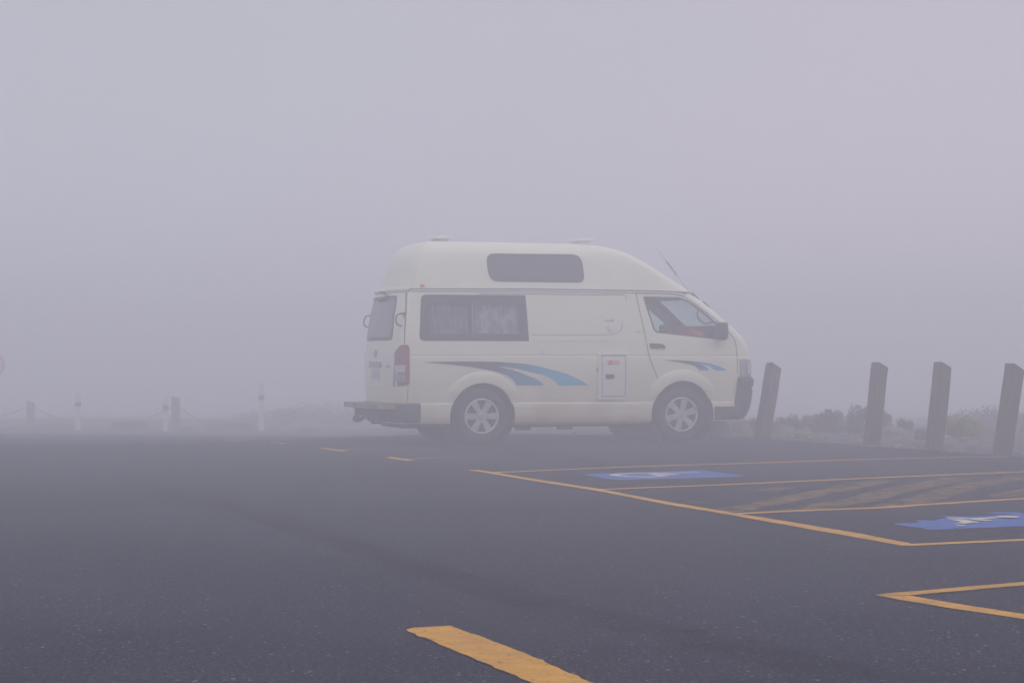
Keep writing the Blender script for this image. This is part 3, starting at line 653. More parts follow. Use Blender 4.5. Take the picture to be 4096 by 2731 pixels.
# stripes
stripe_a = [(-.74, .981), (-.50, .986), (-.256, .989), (0, .988), (.22, .983), (.42, .970), (.582, .954), (.73, .925), (.873, .889), (1.009, .855), (1.12, .817), (1.203, .779), (1.28, .742), (1.339, .701), (.953, .699), (.922, .745), (.849, .791), (.764, .826), (.691, .842), (.56, .873), (.421, .903), (.30, .921), (.175, .930),
            (.367, .889), (.45, .862), (.528, .833), (.62, .800), (.691, .768), (.74, .735), (.77, .700), (.431, .703), (.405, .745), (.367, .785), (.29, .828), (.207, .857), (.11, .880), (-.006, .900), (-.16, .925), (-.322, .944), (-.53, .965)]
stripe_b = [(2.31, 1.004), (2.44, 1.003), (2.55, .999), (2.68, .991), (2.804, .979), (2.91, .964), (2.995, .944), (3.07, .920), (3.123, .897), (3.162, .876), (3.001, .876), (2.957, .914), (2.91, .934), (2.855, .950), (2.78, .966), (2.702, .977), (2.804, .955), (2.85, .938), (2.88, .920), (2.91, .897), (2.925, .877), (2.791, .877), (2.77, .905), (2.74, .926), (2.68, .947), (2.613, .962), (2.52, .979), (2.423, .992)]
for fn in (BODY.side, BODY.far):
    def lipfn(u, w, p, fn=fn):      # follow the arch lips where the decal crosses them
        e = 0
        for cu, r0, r1, ex in ((.005, .398, .545, 1.0), (2.572, .415, .565, .96)):
            r = math.hypot((u-cu)/ex, w-.335)
            if r0 < r < r1: t = (r-r0)/(r1-r0); e = max(e, .022*(1-t**3))
        return fn(u, w, p+e)
    panel("stripe", stripe_a, lipfn, M["stripe"], van, .004, .006, step=.04); panel("stripe", stripe_b, lipfn, M["stripe_door"], van, .004, .006, step=.04)

# gas locker hatch
hf = panel("locker_frame", rounded(rect(1.462, 1.838, .526, 1.083), .015), BODY.side, M["hatch"], van, .022, .04, holes=(rect(1.508, 1.820, .560, 1.060),))
panel("locker_gasket", rect(1.508, 1.820, .560, 1.060), BODY.side, M["seam"], hf, .008, .02)
hd = panel("locker_door", rect(1.517, 1.811, .569, 1.051), BODY.side, M["hatch"], van, .021, .02)
panel("warning_label", rect(1.582, 1.734, .949, .999), BODY.side, M["labelred"], hd, .0225, .003)
for (a0, a1, b0, b1) in ((1.592, 1.598, .957, .992), (1.606, 1.612, .965, .985), (1.640, 1.665, .978, .990), (1.669, 1.700, .978, .990), (1.704, 1.724, .978, .990), (1.640, 1.672, .958, .970), (1.677, 1.724, .958, .970)):
    MB().prism(rect(a0, a1, b0, b1), BODY.side, .0225, .0245).build("printed_word", M["labelwhite"], hd)
panel("latch", [(1.556, .778), (1.640, .778)] + [(1.640+.027*math.sin(t), .805-.027*math.cos(t)) for t in frange(.2, 2.94, 7)] + [(1.640, .832), (1.556, .832)], BODY.side, M["steel"], hd, .030, .02)
panel("locker_hinge", rect(1.445, 1.462, .865, .905), BODY.side, M["lens_grey"], van, .02, .02)

# water filler
wf = panel("water_filler", [(1.635+.047*math.cos(t), 1.408+.047*math.sin(t)) for t in frange(-.75, PI+.75, 22)] + [(1.628, 1.343), (1.650, 1.337)], BODY.side, M["labelwhite"], van, .014, .03)
panel("filler_cap", ellipse(1.637, 1.405, .030, .030, 24), BODY.side, M["white"], wf, .022, .02)
def lettering(name, text, u, w, size, mat, fn, parent, p, shear=0.0):
    cu = bpy.data.curves.new(name, 'FONT'); cu.body = text; cu.size = size; cu.shear = shear; cu.align_x = 'CENTER'; cu.offset = size*.015
    to = bpy.data.objects.new(name, cu); COL.objects.link(to)
    me = bpy.data.meshes.new_from_object(to.evaluated_get(bpy.context.evaluated_depsgraph_get()))
    bpy.data.objects.remove(to); bpy.data.curves.remove(cu)
    for q in me.vertices: q.co = Vector(fn(u+q.co.x, w+q.co.y, p))
    me.materials.clear(); me.materials.append(mat); o = bpy.data.objects.new(name, me); COL.objects.link(o); o.parent = parent
    return o
lettering("water_lettering", "WATER", 1.628, 1.468, .036, M["inkdark"], BODY.side, van, .003)
lettering("engine_badge", "VVT-i", 2.000, 1.334, .030, M["inkdark"], BODY.side, van, .003, .3)
panel("hook_plate", rounded(rect(.742, .800, 1.085, 1.172), .02), BODY.side, M["white"], van, .012, .02)
hd = panel("door_handle", rounded([(2.148, 1.150), (2.352, 1.146), (2.318, 1.200), (2.144, 1.211)], [.02, .02, .03, .012]), BODY.side, M["trim"], van, .016, .03)
panel("door_handle", rounded([(2.148, 1.150), (2.352, 1.146), (2.318, 1.200), (2.144, 1.211)], [.02, .02, .03, .012]), BODY.far, M["trim"], van, .016, .03)

# tail: tailgate fittings
rwp = panel("rear_window", rounded([(.235, 1.243), (1.455, 1.243), (1.385, 1.775), (.305, 1.775)], .07), BODY.rear, M["trim"], van, .006, .02, holes=(rounded([(.275, 1.275), (1.415, 1.275), (1.36, 1.745), (.33, 1.745)], .05),))
panel("pane", rounded([(.275, 1.275), (1.415, 1.275), (1.36, 1.745), (.33, 1.745)], .05), BODY.rear, M["rearglass"], rwp, .004, .012)
wp = MB().tube([BODY.rear(.80, 1.735, .035), BODY.rear(1.10, 1.748, .03), BODY.rear(1.30, 1.750, .025)], [.014, .010, .006]); wp.tube([BODY.rear(.62, 1.765, .02), BODY.rear(.72, 1.735, .04), BODY.rear(.86, 1.728, .04)], .022)
wp.build("rear_wiper", M["trim"], van, 40)
em = panel("tail_badge", ellipse(.845, 1.083, .070, .048, 28), BODY.rear, M["chrome"], van, .012, .02, holes=(ellipse(.845, 1.083, .060, .038, 28),))
mb = MB().tube([BODY.rear(.845+.026*math.cos(t), 1.083+.036*math.sin(t), .010) for t in frange(0, 2*PI, 21)[:-1]], .004, 6, True)
mb.tube([BODY.rear(.845+.045*math.cos(t), 1.095+.018*math.sin(t), .010) for t in frange(0, 2*PI, 21)[:-1]], .004, 6, True); mb.build("badge_rings", M["chrome"], em, 40)
panel("tailgate_handle", rounded(rect(.60, 1.08, .915, .985), .02), BODY.rear, M["lens_grey"], van, .030, .04)
lp = panel("licence_plate", rounded(rect(.665, 1.025, .765, .890), .01), BODY.rear, M["plate"], van, .014, .02)
mb = MB()
for k in range(6): mb.prism([(.70+.052*k, .79), (.712+.052*k, .79), (.724+.052*k, .865), (.712+.052*k, .865)], BODY.rear, .0145, .0155)
mb.build("plate_print", M["lens_grey"], lp)
panel("plate_recess", rounded(rect(.50, 1.19, .690, .710), .008), BODY.rear, M["white"], van, .012, .02)
panel("model_badge", rect(.27, .37, .918, .946), BODY.rear, M["lens_grey"], van, .003, .006)
MB().box(-.04, .04, -.075, .075, -.016, .016, Matrix.Translation(BODY.rear(.845, 1.822, .035)), bev=.01).build("brake_light", M["red"], van, 40)
sp = MB(); n = 24; pv = []
for w_, p_ in ((1.805, .004), (1.84, .045), (1.865, .05), (1.872, .01), (1.872, -.03), (1.81, -.03)): pv.append([BODY.arc(PI*(.10+.80*i/n), w_, p_, False) for i in range(n+1)])
vv = [q for r in pv for q in r]; ff = []
for r in range(6):
    for i in range(n): a, b = r*(n+1)+i, ((r+1) % 6)*(n+1)+i; ff.append((a, a+1, b+1, b))
ff += [tuple(r*(n+1) for r in range(6)), tuple(r*(n+1)+n for r in range(6))[::-1]]
mesh("tailgate_spoiler", vv, ff, M["gelcoat"], van, 40)

for far in (False, True):
    fn = BODY.far if far else BODY.side
    tl = panel("tail_light", rounded([(-1.052, .695), (-.900, .715), (-.900, 1.155), (-.925, 1.19), (-1.0, 1.185), (-1.045, 1.10)], [.01, .03, .02, .02, .03, .03]), fn, M["red"], van, .010, .03, step=.03)
    panel("reverse_lens", rounded(rect(-1.045, -.955, .862, .948), .012), fn, M["lens"], tl, .014, .01, step=.03)
    panel("indicator_lens", rounded(rect(-1.045, -.950, .752, .842), .012), fn, M["lens_grey"], tl, .014, .01, step=.03)
    # grab handle on the rear corner
    y = lambda p: (CV+(CV-.085+p)) if far else .085-p
    MB().box(-.955, -.925, min(y(0), y(.02)), max(y(0), y(.02)), 1.375, 1.575, bev=.008).build("handle_plate", M["trim"], van, 40)
    MB().tube([(-.94, y(.01), 1.41), (-.985, y(.01), 1.408), (-1.03, y(.01), 1.425), (-1.047, y(.01), 1.46), (-1.043, y(.01), 1.51), (-1.02, y(.01), 1.545), (-.98, y(.01), 1.555), (-.94, y(.01), 1.55)], .010).build("grab_handle", M["trim"], van, 40)

# rear bumper, step board, tow bar
def wrap(name, ws, p, mat, front, uend, a0=0.0, a1=PI, parent=van, n=26, th=.04, top=True):
    """a strip round the nose (front) or tail, carried forward/back along both sides to x = uend"""
    rows = []
    for w, q in ws:
        us = interp(BODY.uf if front else BODY.ur, w); r = []
        if uend is not None:
            for k in range(5): r.append(BODY.side(uend+(us-uend)*k/5, w, q))
        for k in range(n+1): r.append(BODY.arc(a0+(a1-a0)*k/n, w, q, front))
        if uend is not None:
            for k in range(5): r.append(BODY.far(us+(uend-us)*(k+1)/5, w, q))
        rows.append(r)
    K = len(rows[0]); R_ = len(rows); vv = [x for r in rows for x in r]; ff = []
    for r in range(R_):
        for k in range(K-1): a, b = r*K+k, ((r+1) % R_)*K+k; ff.append((a, a+1, b+1, b))
    ff += [tuple(r*K for r in range(R_)), tuple(r*K+K-1 for r in range(R_))[::-1]]
    return mesh(name, vv, ff, mat, parent, 40)
rb = wrap("rear_bumper", [(.265, -.02), (.275, .035), (.34, .05), (.42, .05), (.465, .05), (.478, .045), (.497, .012), (.497, -.03)], 0, M["trim"], False, -.775)
st = MB().box(-1.30, -1.02, .06, 1.63, .425, .487, bev=.006).build("step_board", M["stepwood"], van, 40)
for a in ((-1.3035, -1.299, 1.15, 1.50, "tape"), (-1.12, -1.04, .0565, .061, "tape"), (-1.3035, -1.299, .45, .95, "tapered"), (-1.27, -1.14, .0565, .061, "tapered")):
    MB().box(*a[:4], .432, .478).build("reflector_tape", M[a[4]], st)
tb = MB().box(-1.22, -.7, .80, .89, .30, .36, bev=.01); tb.box(-1.16, -1.05, .35, 1.34, .30, .42, bev=.02); tb.tube([(-1.2, .845, .33), (-1.26, .845, .30), (-1.30, .845, .27)], .022)
tb.box(-1.22, -1.0, .20, .30, .33, .43, bev=.01); tb.box(-1.22, -1.0, 1.30, 1.42, .33, .43, bev=.01); tb.build("tow_bar", M["steel"], van, 40)
mb = MB(); mb.lathe([(.001, -.045), (.028, -.04), (.045, -.02), (.05, .0), (.045, .02), (.028, .04), (.001, .045)], 20, Matrix.Translation((-1.33, .845, .30)) @ Matrix.Rotation(1.2, 4, 'X')); mb.build("tow_ball_cover", M["trim"], van, 40)
MB().tube([(-1.21, .80, .29), (-1.12, .74, .245), (-1.02, .72, .255), (-.95, .7, .29)], .010).build("trailer_cable", M["trim"], van, 40)
mb = MB()
for r, a in ((.001, .22), (.20, .215), (.30, .22), (.335, .26), (.335, .33), (.30, .38)):
    mb.v += [(-.62+r*math.cos(2*PI*k/32), .80+r*math.sin(2*PI*k/32), a) for k in range(32)]
for i in range(5): mb.f += [(i*32+k, i*32+(k+1) % 32, (i+1)*32+(k+1) % 32, (i+1)*32+k) for k in range(32)]
mb.build("spare_tyre", M["rubber"], van, 40)
MB().tube([(-.80, .12, .245), (-.86, .10, .238), (-.94, .10, .225), (-.90, .12, .21), (-.78, .13, .228)], .005).build("exhaust_hanger", M["steel"], van)
MB().tube([(-.9, 1.1, .26), (-1.08, 1.1, .25)], .03, 14).build("exhaust_pipe", M["steel"], van, 40)
ub = MB().box(-.9, 3.0, .30, 1.39, .19, .27, bev=.02); ub.box(.6, 1.6, 1.25, 1.5, .17, .25, bev=.01); ub.tube([(0, .2, .30), (0, 1.5, .30)], .05, 12); ub.tube([(2.57, .2, .30), (2.57, 1.5, .30)], .04, 12)
ub.box(.86, 1.04, 1.30, 1.40, .12, .25); ub.box(1.42, 1.60, 1.30, 1.40, .12, .25)
ub.build("underbody", M["steel"], van, 40)

# nose
fb = wrap("front_bumper", [(.262, -.02), (.275, .015), (.32, .035), (.40, .035), (.430, .03), (.430, -.03)], 0, M["trim"], True, 3.0)
wrap("grille", [(.431, -.03), (.431, .03), (.50, .04), (.63, .045), (.66, .025), (.68, .05), (.74, .055), (.775, .04), (.798, .01), (.798, -.03)], 0, M["trim"], True, None, parent=fb, a0=0.0, a1=PI)
for (a0, a1) in ((.04, 1.02), (PI-1.02, PI-.04)):
    hl = wrap("headlight", [(.80, -.03), (.80, .006), (.84, .012), (.96, .012), (1.01, .004), (1.01, -.03)], 0, M["lampdark"], True, None, a0, a1, n=12)
    c0, c1 = (.34, .80) if a0 < 1 else (PI-.80, PI-.34)
    wrap("headlight_lens", [(.835, .0), (.835, .018), (.97, .018), (.97, .0)], 0, M["lens"], True, None, c0, c1, parent=hl, n=8)
mb = MB()
for v0, v1 in ((.30, .80), (.92, 1.42)):
    mb.tube([BODY.front(v0, 1.395, .015), BODY.front((v0+v1)/2, 1.405, .02), BODY.front(v1, 1.415, .015)], .008)
mb.build("windscreen_wiper", M["trim"], van, 40)
for far in (False, True):
    s = 1 if far else -1; yc = CV+s*(CV-.04)
    mr = MB().box(3.0, 3.11, yc+s*.03-.0 if far else yc-.23, yc+.23 if far else yc-.03, 1.262, 1.468, bev=.035).build("door_mirror", M["trim"], van, 50)
    MB().box(3.03, 3.15, min(yc, yc-s*.09)-.02, max(yc, yc-s*.09)+.01, 1.255, 1.36, bev=.02).build("mirror_arm", M["trim"], mr, 50)

# aerial with its wound sleeve
b0 = Vector(BODY.side(2.82, 1.70, .0)); b0.y += .03
tip = Vector((2.24, b0.y-.02, 2.40)); an = MB().tube([b0, tip], [.0022, .0013], 6).build("aerial", M["seam"], van)
dr = tip-b0; mb = MB(); side_ = dr.normalized().cross(Vector((0, 1, 0))); mb.tube([b0+dr*t+side_*(.006*math.sin(t*150))+Vector((0, .006*math.cos(t*150), 0)) for t in frange(.50, .74, 60)], .006, 6)
mb.build("aerial_sleeve", M["cabin"], an)
MB().box(-.03, .03, -.015, .015, -.012, .012, Matrix.Translation(b0) @ Matrix.Rotation(.7, 4, 'Y')).build("aerial_mount", M["trim"], an)
for (u, w) in ((2.735, 1.795), (2.905, 1.69)):
    p = Vector(BODY.front(.34, w, .02)); MB().box(-.055, .055, -.03, .03, -.010, .010, Matrix.Translation(p) @ Matrix.Rotation(.72, 4, 'Y'), bev=.006).build("roof_clip", M["trim"], van, 40)

# cab interior
MB().box(2.78, 3.20, .14, 1.55, .75, 1.28, bev=.06).build("dashboard", M["cabin"], van, 50)
MB().box(1.86, 1.90, .12, 1.57, .30, 1.80).build("bulkhead", M["cabin"], van)
for yc in (.45, 1.22):
    s_ = MB().box(1.95, 2.45, yc-.26, yc+.26, .75, .95, bev=.05).build("seat", M["seat"], van, 50)
    MB().box(-.07, .07, -.25, .25, 0, .48, Matrix.Translation((2.03, yc, .88)) @ Matrix.Rotation(-.2, 4, 'Y'), bev=.04).build("seat_back", M["seat"], s_, 50)
    MB().box(-.05, .05, -.13, .13, 0, .15, Matrix.Translation((1.94, yc, 1.38)) @ Matrix.Rotation(-.2, 4, 'Y'), bev=.03).build("headrest", M["seat"], s_, 50)
sw = Matrix.Translation((2.60, .45, 1.10)) @ Matrix.Rotation(-.95, 4, 'Y')
mb = MB().tube([sw @ Vector((.17*math.cos(t), .17*math.sin(t), 0)) for t in frange(0, 2*PI, 25)[:-1]], .013, 8, True); mb.tube([sw @ Vector((-.17, 0, 0)), sw @ Vector((.17, 0, 0))], .014); mb.tube([sw @ Vector((0, 0, 0)), sw @ Vector((0, 0, -.3))], .03)
mb.build("steering_wheel", M["cabin"], van, 50)
MB().tube([(2.86, .13, 1.635), (2.835, .15, 1.60), (2.83, .15, 1.55), (2.865, .15, 1.49), (2.92, .15, 1.455), (2.98, .15, 1.455), (3.04, .13, 1.49)], .012).build("pillar_handle", M["cabin"], van, 50)
for yc in (.45, 1.22): MB().box(-.09, .09, -.22, .22, -.008, .008, Matrix.Translation((2.62, yc, 1.765)) @ Matrix.Rotation(.15, 4, 'Y'), bev=.006).build("sun_visor", M["cabin"], van, 40)

# wheels
def wheel(cu, cv, far, ang):
    y = lambda d: cv+d if far else cv-d      # d: outward
    T = Matrix.Translation((cu, 0, .335))
    hub = MB().lathe([(.205, y(-.10)), (.205, y(.02)), (.215, y(.075)), (.203, y(.080)), (.196, y(.07)), (.190, y(.045)), (.06, y(.035)), (.001, y(.035))], 48, T).build("wheel", M["trim"], van, 40)
    MB().lathe([(.205, y(-.10)), (.25, y(-.105)), (.31, y(-.095)), (.328, y(-.08)), (.335, y(-.05)), (.335, y(.05)), (.328, y(.078)), (.31, y(.092)), (.27, y(.098)), (.235, y(.092)), (.214, y(.078)), (.205, y(.05))], 64, T).build("tyre", M["rubber"], hub, 50)
    mb = MB().lathe([(.216, y(.076)), (.214, y(.088)), (.200, y(.092)), (.188, y(.080)), (.188, y(.07))], 56, T)
    mb.lathe([(.001, y(.090)), (.025, y(.090)), (.027, y(.084)), (.036, y(.084)), (.045, y(.078)), (.062, y(.074)), (.068, y(.055))], 32, T)
    for k in range(6):
        a = ang+k*PI/3; ca, sa = math.cos(a), math.sin(a)
        q = []
        for d0 in (.078, .05):
            for r, h in ((.045, .030), (.192, .041)):
                for s in (-1, 1): q.append((cu+r*ca-s*h*sa, y(d0-(.0 if r < .1 else -.004)), .335+r*sa+s*h*ca))
        mb.add(q, [(0, 1, 3, 2), (4, 6, 7, 5), (0, 2, 6, 4), (1, 5, 7, 3), (0, 4, 5, 1), (2, 3, 7, 6)])
    mb.build("wheel_cover", M["silver"], hub, 35)
wheel(0.0, .115, False, 0.0); wheel(2.57, .115, False, math.radians(16))
wheel(0.0, 1.575, True, .3); wheel(2.57, 1.575, True, .1)
for cu in (0.0, 2.57): MB().box(cu-.40, cu-.385, .05, .30, .16, .36).build("mud_flap", M["rubber"], van)

# red jacket on the dashboard
jv = []; jf = []; nu, nv_ = 28, 20
for i in range(nu+1):
    for j in range(nv_+1):
        a, b = i/nu*2-1, j/nv_*2-1; r = max(0, 1-(a*a+b*b))
        z = 1.275 + .19*r**.6*(.75+.5*noise.noise(Vector((a*2.2+4, b*2.0, 3)))+.12*noise.noise(Vector((a*7, b*7, 1)))) - .06*max(0, a)
        jv.append((2.97+.27*a, .80+.30*b, z))
for i in range(nu):
    for j in range(nv_): q = i*(nv_+1)+j; jf.append((q, q+1, q+nv_+2, q+nv_+1))
n = len(jv); jv += [(x, y, 1.272) for x, y, z in jv]; jf += [tuple(k+n for k in q[::-1]) for q in jf]
mw = Matrix.Translation(van.location) @ Matrix.Rotation(math.radians(18), 4, 'Z')
jac = mesh("jacket", [mw @ Vector(p) for p in jv], jf, M["redcloth"], None, 60)
tag(jac, "crumpled red jacket lying on the dashboard inside the cab of the campervan", "jacket")
# ------------------------------------------------------------------ posts along the right edge
def post(x, y, hgt, lean, back, w, label, rot=0.5, dp=.15, mat="timber"):
    bm = bmesh.new(); bmesh.ops.create_cube(bm, size=1.0)
    for q in bm.verts: q.co = Vector((q.co.x*w, q.co.y*dp, (q.co.z+.5)*(hgt+.3)-.3))
    bmesh.ops.subdivide_edges(bm, edges=[e_ for e_ in bm.edges if abs((e_.verts[0].co-e_.verts[1].co).z) > .2], cuts=9, use_grid_fill=True)
    for q in bm.verts:
        if q.co.z > hgt-.01: q.co.z -= (q.co.x/w+.5)*.05          # top sawn at a slant
    bmesh.ops.bevel(bm, geom=[e_ for e_ in bm.edges if e_.calc_face_angle(0) > .8], offset=.010, segments=2, affect='EDGES')
    for q in bm.verts:
        n_ = noise.noise(Vector((q.co.x*5+x*7, q.co.y*5, q.co.z*3))); q.co.x += .008*n_; q.co.y += .008*noise.noise(Vector((q.co.x*5, q.co.z*4, x*3)))
    me = bpy.data.meshes.new("wooden_post"); bm.to_mesh(me); bm.free()
    o = link("wooden_post", me, M[mat], None, 40); o.location = (x, y, g(x, y)); o.rotation_euler = (math.radians(back), math.radians(lean), rot)
    tag(o, label, "post", "weathered timber posts round the car park"); return o
def place_posts():
    W_ = .155
    post(3.19, 27.80, .985, 12.8, -2, .165, "most tilted timber post, standing just ahead of the van's nose")
    post(2.70, 28.90, .95, 8, 0, .165, "timber post half hidden behind the front bumper of the van")
    post(4.21, 25.50, .985, 7.2, 0, .150, "timber post nearly upright in front of the dark shrubs")
    post(4.74, 24.45, .99, 7.4, 0, .150, "timber post with the yellow-green mound of shrub beside its foot")
    post(5.13, 22.80, .985, 10.6, 0, .155, "nearest timber post, cut by the right edge of the photo")
place_posts()
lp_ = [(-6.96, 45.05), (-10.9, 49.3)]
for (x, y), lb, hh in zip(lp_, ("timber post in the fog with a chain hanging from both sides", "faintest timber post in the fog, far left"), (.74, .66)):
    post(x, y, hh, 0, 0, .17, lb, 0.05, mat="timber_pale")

def marker(x, y, hgt, label, lean=0.0, w=.11):
    r = empty("marker_post", (x, y, g(x, y))); r.rotation_euler = (0, math.radians(lean), 0)
    tag(r, label, "marker post", "white edge marker posts")
    MB().prism(rounded(rect(-w/2, w/2, -.2, hgt), [0, 0, .02, .02]), lambda a, b, d: (a, d+.012*math.cos(a/w*PI), b), -.01, .01).build("post_blade", M["markerwhite"], r, 40)
    MB().prism(rect(-w/2-.006, w/2+.006, hgt-.36 if hgt > 1 else hgt-.26, hgt-.26 if hgt > 1 else hgt-.17), lambda a, b, d: (a, d, b), -.018, .016).build("dark_band", M["markerband"], r)
marker(-5.34, 46.4, 1.02, "tallest white marker post with a dark band, standing alone left of the van", 0)
marker(-7.32, 46.0, .72, "short white marker post right beside the chained timber post", 0, .10)
marker(-8.95, 44.9, .78, "faint white marker post between the two far timber posts", 0, .11)

def chain_obj(p0, p1, sag, label):
    pts = []
    for i in range(41):
        t = i/40; p = Vector(p0)*(1-t)+Vector(p1)*t; p.z -= sag*4*t*(1-t); p.z = max(p.z, g(p.x, p.y)+.015); pts.append(p)
    o = MB().tube(pts, .010, 6).build("chain", M["chain"], None, 60); tag(o, label, "chain", "chains slung from the far timber posts")
zt = g(*lp_[0])+.50; zl = g(*lp_[1])+.50
chain_obj((-7.06, 45.05, zt), (-10.8, 49.3, zl), .42, "chain sagging between the two far timber posts")
chain_obj((-6.86, 45.05, zt), (-4.2, 42.3, g(-4.2, 42.3)+.3), .42, "chain running down right from the nearer far post")
chain_obj((-11.0, 49.3, zl), (-14.6, 50.5, g(-14.6, 50.5)+.5), .35, "chain running off left from the faintest post")

# round road sign, half cut by the left edge
sg = empty("road_sign", (-13.80, 58.0, g(-13.80, 58))); tag(sg, "faint round red sign on a pole at the left edge, lost in fog", "sign")
zc = .81-g(-13.80, 58); ring = ellipse(0, 0, .31, .31, 48); hole = ellipse(0, 0, .22, .22, 48)
fl = lambda a, b, d: (a, -.02-d, zc+b)
panel("sign_rim", ring, fl, M["signred"], sg, .006, .008, holes=(hole,)); panel("sign_face", hole, fl, M["signface"], sg, .005, .006); panel("sign_bar", rect(-.21, .21, -.05, .05), fl, M["signred"], sg, .0075, .002)
MB().tube([(0, .03, -.3), (0, .03, zc+.3)], .035, 12).build("pole", M["galv"], sg, 40)

# ------------------------------------------------------------------ shrubs and stones
def shrub(x, y, wd, ht, mat, label, lobes=9, leaves=2600, leaf=.022, seed=0, stems=7, stem_mat="stem", dp=None, name="shrub", sparse=False):
    rnd = random.Random(seed); z0 = terrain_z(x, y); dp = dp or wd*.8
    r = empty(name, (x, y, z0)); tag(r, label, "shrub", "low alpine shrubs beyond the posts")
    L_ = []
    for k in range(lobes):
        a = rnd.uniform(0, 2*PI); q = rnd.random()**.5*.72
        sz = rnd.uniform(.20, .34); cx, cy_ = math.cos(a)*q*wd/2, math.sin(a)*q*dp/2
        top = ht*math.sqrt(max(.12, 1-q*q))*rnd.uniform(.72, 1.0)
        rx = sz*wd*.62; rz = min(rx*.9, top*.5); L_.append((cx, cy_, top-rz, rx, rz)); L_.append((cx*.95, cy_, (top-rz)*.45, rx*1.1, max(.02, (top-rz)*.6)))
    v = []; f = []
    for k in range(int(leaves*2.2)):
        cx, cy_, cz, rx, rz = L_[rnd.randrange(len(L_))]
        d = Vector((rnd.gauss(0, 1), rnd.gauss(0, 1), rnd.gauss(0, 1))).normalized()*(rnd.random()**.22)
        p = Vector((cx+d.x*rx, cy_+d.y*rx, cz+d.z*rz)); p += p.normalized()*.012*rnd.gauss(0, 1)
        if noise.noise(p*9+Vector((seed, 0, 0))) < (-.28 if not sparse else .08): continue
        if p.z < .0: p.z = abs(p.z)*.5
        s = leaf*.62*rnd.uniform(.6, 1.4); a = Vector((rnd.gauss(0, 1), rnd.gauss(0, 1), rnd.gauss(0, .7))).normalized(); b = a.cross(Vector((rnd.gauss(0, 1), rnd.gauss(0, 1), rnd.gauss(0, 1)))).normalized()*.6
        i = len(v); v += [p-a*s, p+b*s, p+a*s, p-b*s]; f.append((i, i+1, i+2, i+3))
    me = bpy.data.meshes.new("crown"); me.from_pydata([tuple(q) for q in v], [], f); link("crown", me, M[mat], r)
    mb = MB()
    for k in range(stems):
        cx, cy_, cz, rx, rz = L_[rnd.randrange(len(L_))]
        mb.tube([(cx*.15, cy_*.15, -.03), (cx*.6+rnd.uniform(-.03, .03), cy_*.6, cz*.5), (cx, cy_, cz), (cx+rnd.uniform(-1, 1)*rx*.7, cy_, cz+rz*.8)], [.012, .009, .006, .003], 5)
    mb.build("stems", M[stem_mat], r, 60)
shrub(5.84, 28.3, .74, .36, "leaf_yellow", "bright yellow-green mound of shrub between the two rightmost timber posts", 10, 4200, .016, 1)
shrub(5.10, 31.5, .60, .50, "leaf_dark", "tallest dark shrub, directly behind the nearly upright timber post", 8, 3400, .018, 2)
shrub(4.70, 32.2, .42, .42, "leaf_dark", "dark shrub touching the left side of the tallest one", 5, 2000, .018, 3)
shrub(5.62, 33.0, .36, .34, "leaf_dark", "small round dark shrub left of the other round one", 4, 1800, .018, 4)
shrub(5.98, 33.2, .30, .30, "leaf_dark", "smallest round dark shrub, right of its twin", 3, 1600, .018, 5)
shrub(4.42, 31.6, .55, .34, "leaf_brown", "brownish shrub in the middle of the thicket", 7, 2600, .018, 6)
shrub(4.08, 32.0, .60, .31, "leaf_olive", "olive shrub left of the brownish one", 7, 2600, .018, 7)
shrub(3.78, 32.4, .26, .36, "leaf_dark", "thin shrub with a single small head on a bare stem", 2, 700, .018, 8)
shrub(3.55, 30.9, .60, .27, "leaf_olive", "low olive shrub right behind the foot of the most tilted post", 7, 2600, .017, 9)
shrub(3.12, 31.0, .60, .29, "leaf_yellow", "yellowish shrub showing between the bumper and the tilted post", 7, 2600, .017, 10)
shrub(5.14, 34.5, .70, .42, "leaf_dark", "dark shrub faint at the back of the thicket", 8, 3200, .018, 11)
shrub(5.30, 34.0, .50, .25, "leaf_olive", "low olive shrub between the tallest and the small round ones", 5, 1800, .018, 12)
shrub(6.25, 31.0, .45, .28, "twig", "pale bare twiggy shrub right of the yellow-green mound", 5, 500, .014, 13, stems=26, stem_mat="twig", sparse=True)
shrub(6.75, 30.5, .60, .22, "twig", "pale bare twiggy shrub at the right edge behind the nearest post", 5, 500, .014, 14, stems=26, stem_mat="twig", sparse=True)
shrub(8.5, 39.5, 1.9, .46, "leaf_dark", "large faint shrub deep in the fog at right", 12, 5000, .028, 15)
shrub(9.9, 40.5, 2.0, .44, "leaf_dark", "large faint shrub deepest in the fog, at the right edge", 12, 5000, .028, 16)
shrub(2.55, 32.0, .7, .30, "leaf_olive", "olive shrub seen beneath the nose of the van", 6, 2200, .018, 17)
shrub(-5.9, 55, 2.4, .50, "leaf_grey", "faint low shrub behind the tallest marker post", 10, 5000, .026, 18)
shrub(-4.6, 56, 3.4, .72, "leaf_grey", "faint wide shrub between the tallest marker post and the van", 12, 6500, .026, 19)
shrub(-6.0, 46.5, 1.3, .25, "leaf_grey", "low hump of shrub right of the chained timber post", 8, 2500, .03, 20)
shrub(-8.1, 46.0, 1.2, .28, "leaf_grey", "low hump of shrub left of the short marker post", 8, 2500, .03, 21)

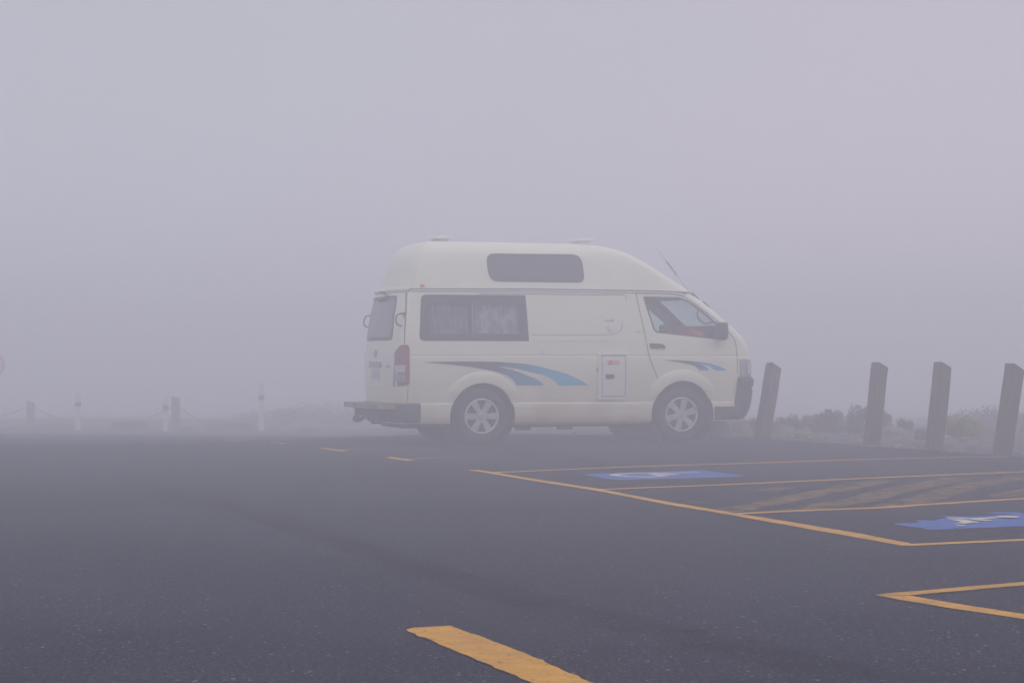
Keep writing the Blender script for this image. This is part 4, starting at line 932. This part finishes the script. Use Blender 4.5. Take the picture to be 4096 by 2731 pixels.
def stone(x, y, wd, ht, dp, mat, label, seed=0, sink=.25):
    bm = bmesh.new(); bmesh.ops.create_icosphere(bm, subdivisions=3, radius=1)
    for q in bm.verts:
        k = 1+.35*noise.noise(q.co*1.3+Vector((seed, 0, 0)))+.12*noise.noise(q.co*4+Vector((seed, 5, 0))); q.co = Vector((q.co.x*wd/2*k, q.co.y*dp/2*k, q.co.z*ht*k*.8))
    me = bpy.data.meshes.new("stone"); bm.to_mesh(me); bm.free(); o = link("stone", me, M[mat], None, 45); o.location = (x, y, terrain_z(x, y)+ht*(.5-sink)); tag(o, label, "stone", "stones on the gravel verge")
stone(3.72, 29.8, .30, .14, .3, "rock", "pale tan stone between the two leftmost timber posts", 1)
stone(4.02, 30.2, .26, .08, .3, "rock", "small pale stone to the right of the tan one", 2)
stone(5.02, 28.9, .50, .11, .4, "rock", "flat grey stone in front of the dark round shrubs", 3)
stone(5.14, 27.3, .20, .13, .2, "rock_dark", "dark stone left of the yellow-green mound", 4)
stone(3.15, 30.0, .30, .20, .3, "rock", "stone behind the gap under the front bumper", 5)
stone(-5.62, 46.0, .35, .10, .3, "rock_dark", "dark stone left of the foot of the tallest marker post", 6)
stone(-5.0, 45.6, .30, .07, .3, "rock_dark", "dark stone right of the foot of the tallest marker post", 7)
stone(-6.55, 44.3, .40, .09, .3, "rock_dark", "dark stone at the foot of the chained timber post", 8)
stone(-4.1, 43.8, .45, .10, .3, "rock_dark", "low dark stone on the verge midway to the van", 9)

# loose stones scattered over the verge: too many to count
rnd = random.Random(5); v = []; f = []
ico = bmesh.new(); bmesh.ops.create_icosphere(ico, subdivisions=1, radius=1); iv = [q.co.copy() for q in ico.verts]; iff = [tuple(w.index for w in q.verts) for q in ico.faces]; ico.free()
k = 0
while k < 3200:
    if rnd.random() < .75: x, y = rnd.uniform(2.2, 9.5), rnd.uniform(19, 32)
    else: x, y = rnd.uniform(-14, 4), rnd.uniform(31, 47)
    d = edge_dist(x, y)
    if not (-.12 < d < 6): continue
    if d < 0 and rnd.random() < .6: continue
    s = rnd.uniform(.006, .022)*(1+1.6*(rnd.random() < .05)); z = terrain_z(x, y) if d > 0 else g(x, y); b = len(v)
    sx, sy, sz = s*rnd.uniform(.8, 1.5), s*rnd.uniform(.8, 1.5), s*rnd.uniform(.5, .9)
    v += [(x+q.x*sx, y+q.y*sy, z+q.z*sz+sz*.3) for q in iv]; f += [tuple(i+b for i in q) for q in iff]; k += 1
me = bpy.data.meshes.new("gravel"); me.from_pydata(v, [], f)
M["pebble"] = noisy("pebbles", (.07, .068, .065), (.30, .28, .25), 6, .9, detail=2)
tag(link("gravel", me, M["pebble"]), "loose grey gravel along the edge of the asphalt", kind="stuff")

# ------------------------------------------------------------------ fog
hz = MB().box(-155, 155, -55, 225, -4.0, 3.0).build("haze", None)
hm = bpy.data.materials.new("fog"); hm.use_nodes = True; t = hm.node_tree; t.nodes.clear()
o_ = t.nodes.new("ShaderNodeOutputMaterial"); pv_ = t.nodes.new("ShaderNodeVolumePrincipled")
pv_.inputs["Color"].default_value = (0.98, 0.983, 0.998, 1); pv_.inputs["Density"].default_value = HAZE
pv_.inputs["Anisotropy"].default_value = 0.5
t.links.new(pv_.outputs[0], o_.inputs["Volume"]); hz.data.materials.append(hm); tag(hz, "thick pale fog over the whole car park", kind="stuff")
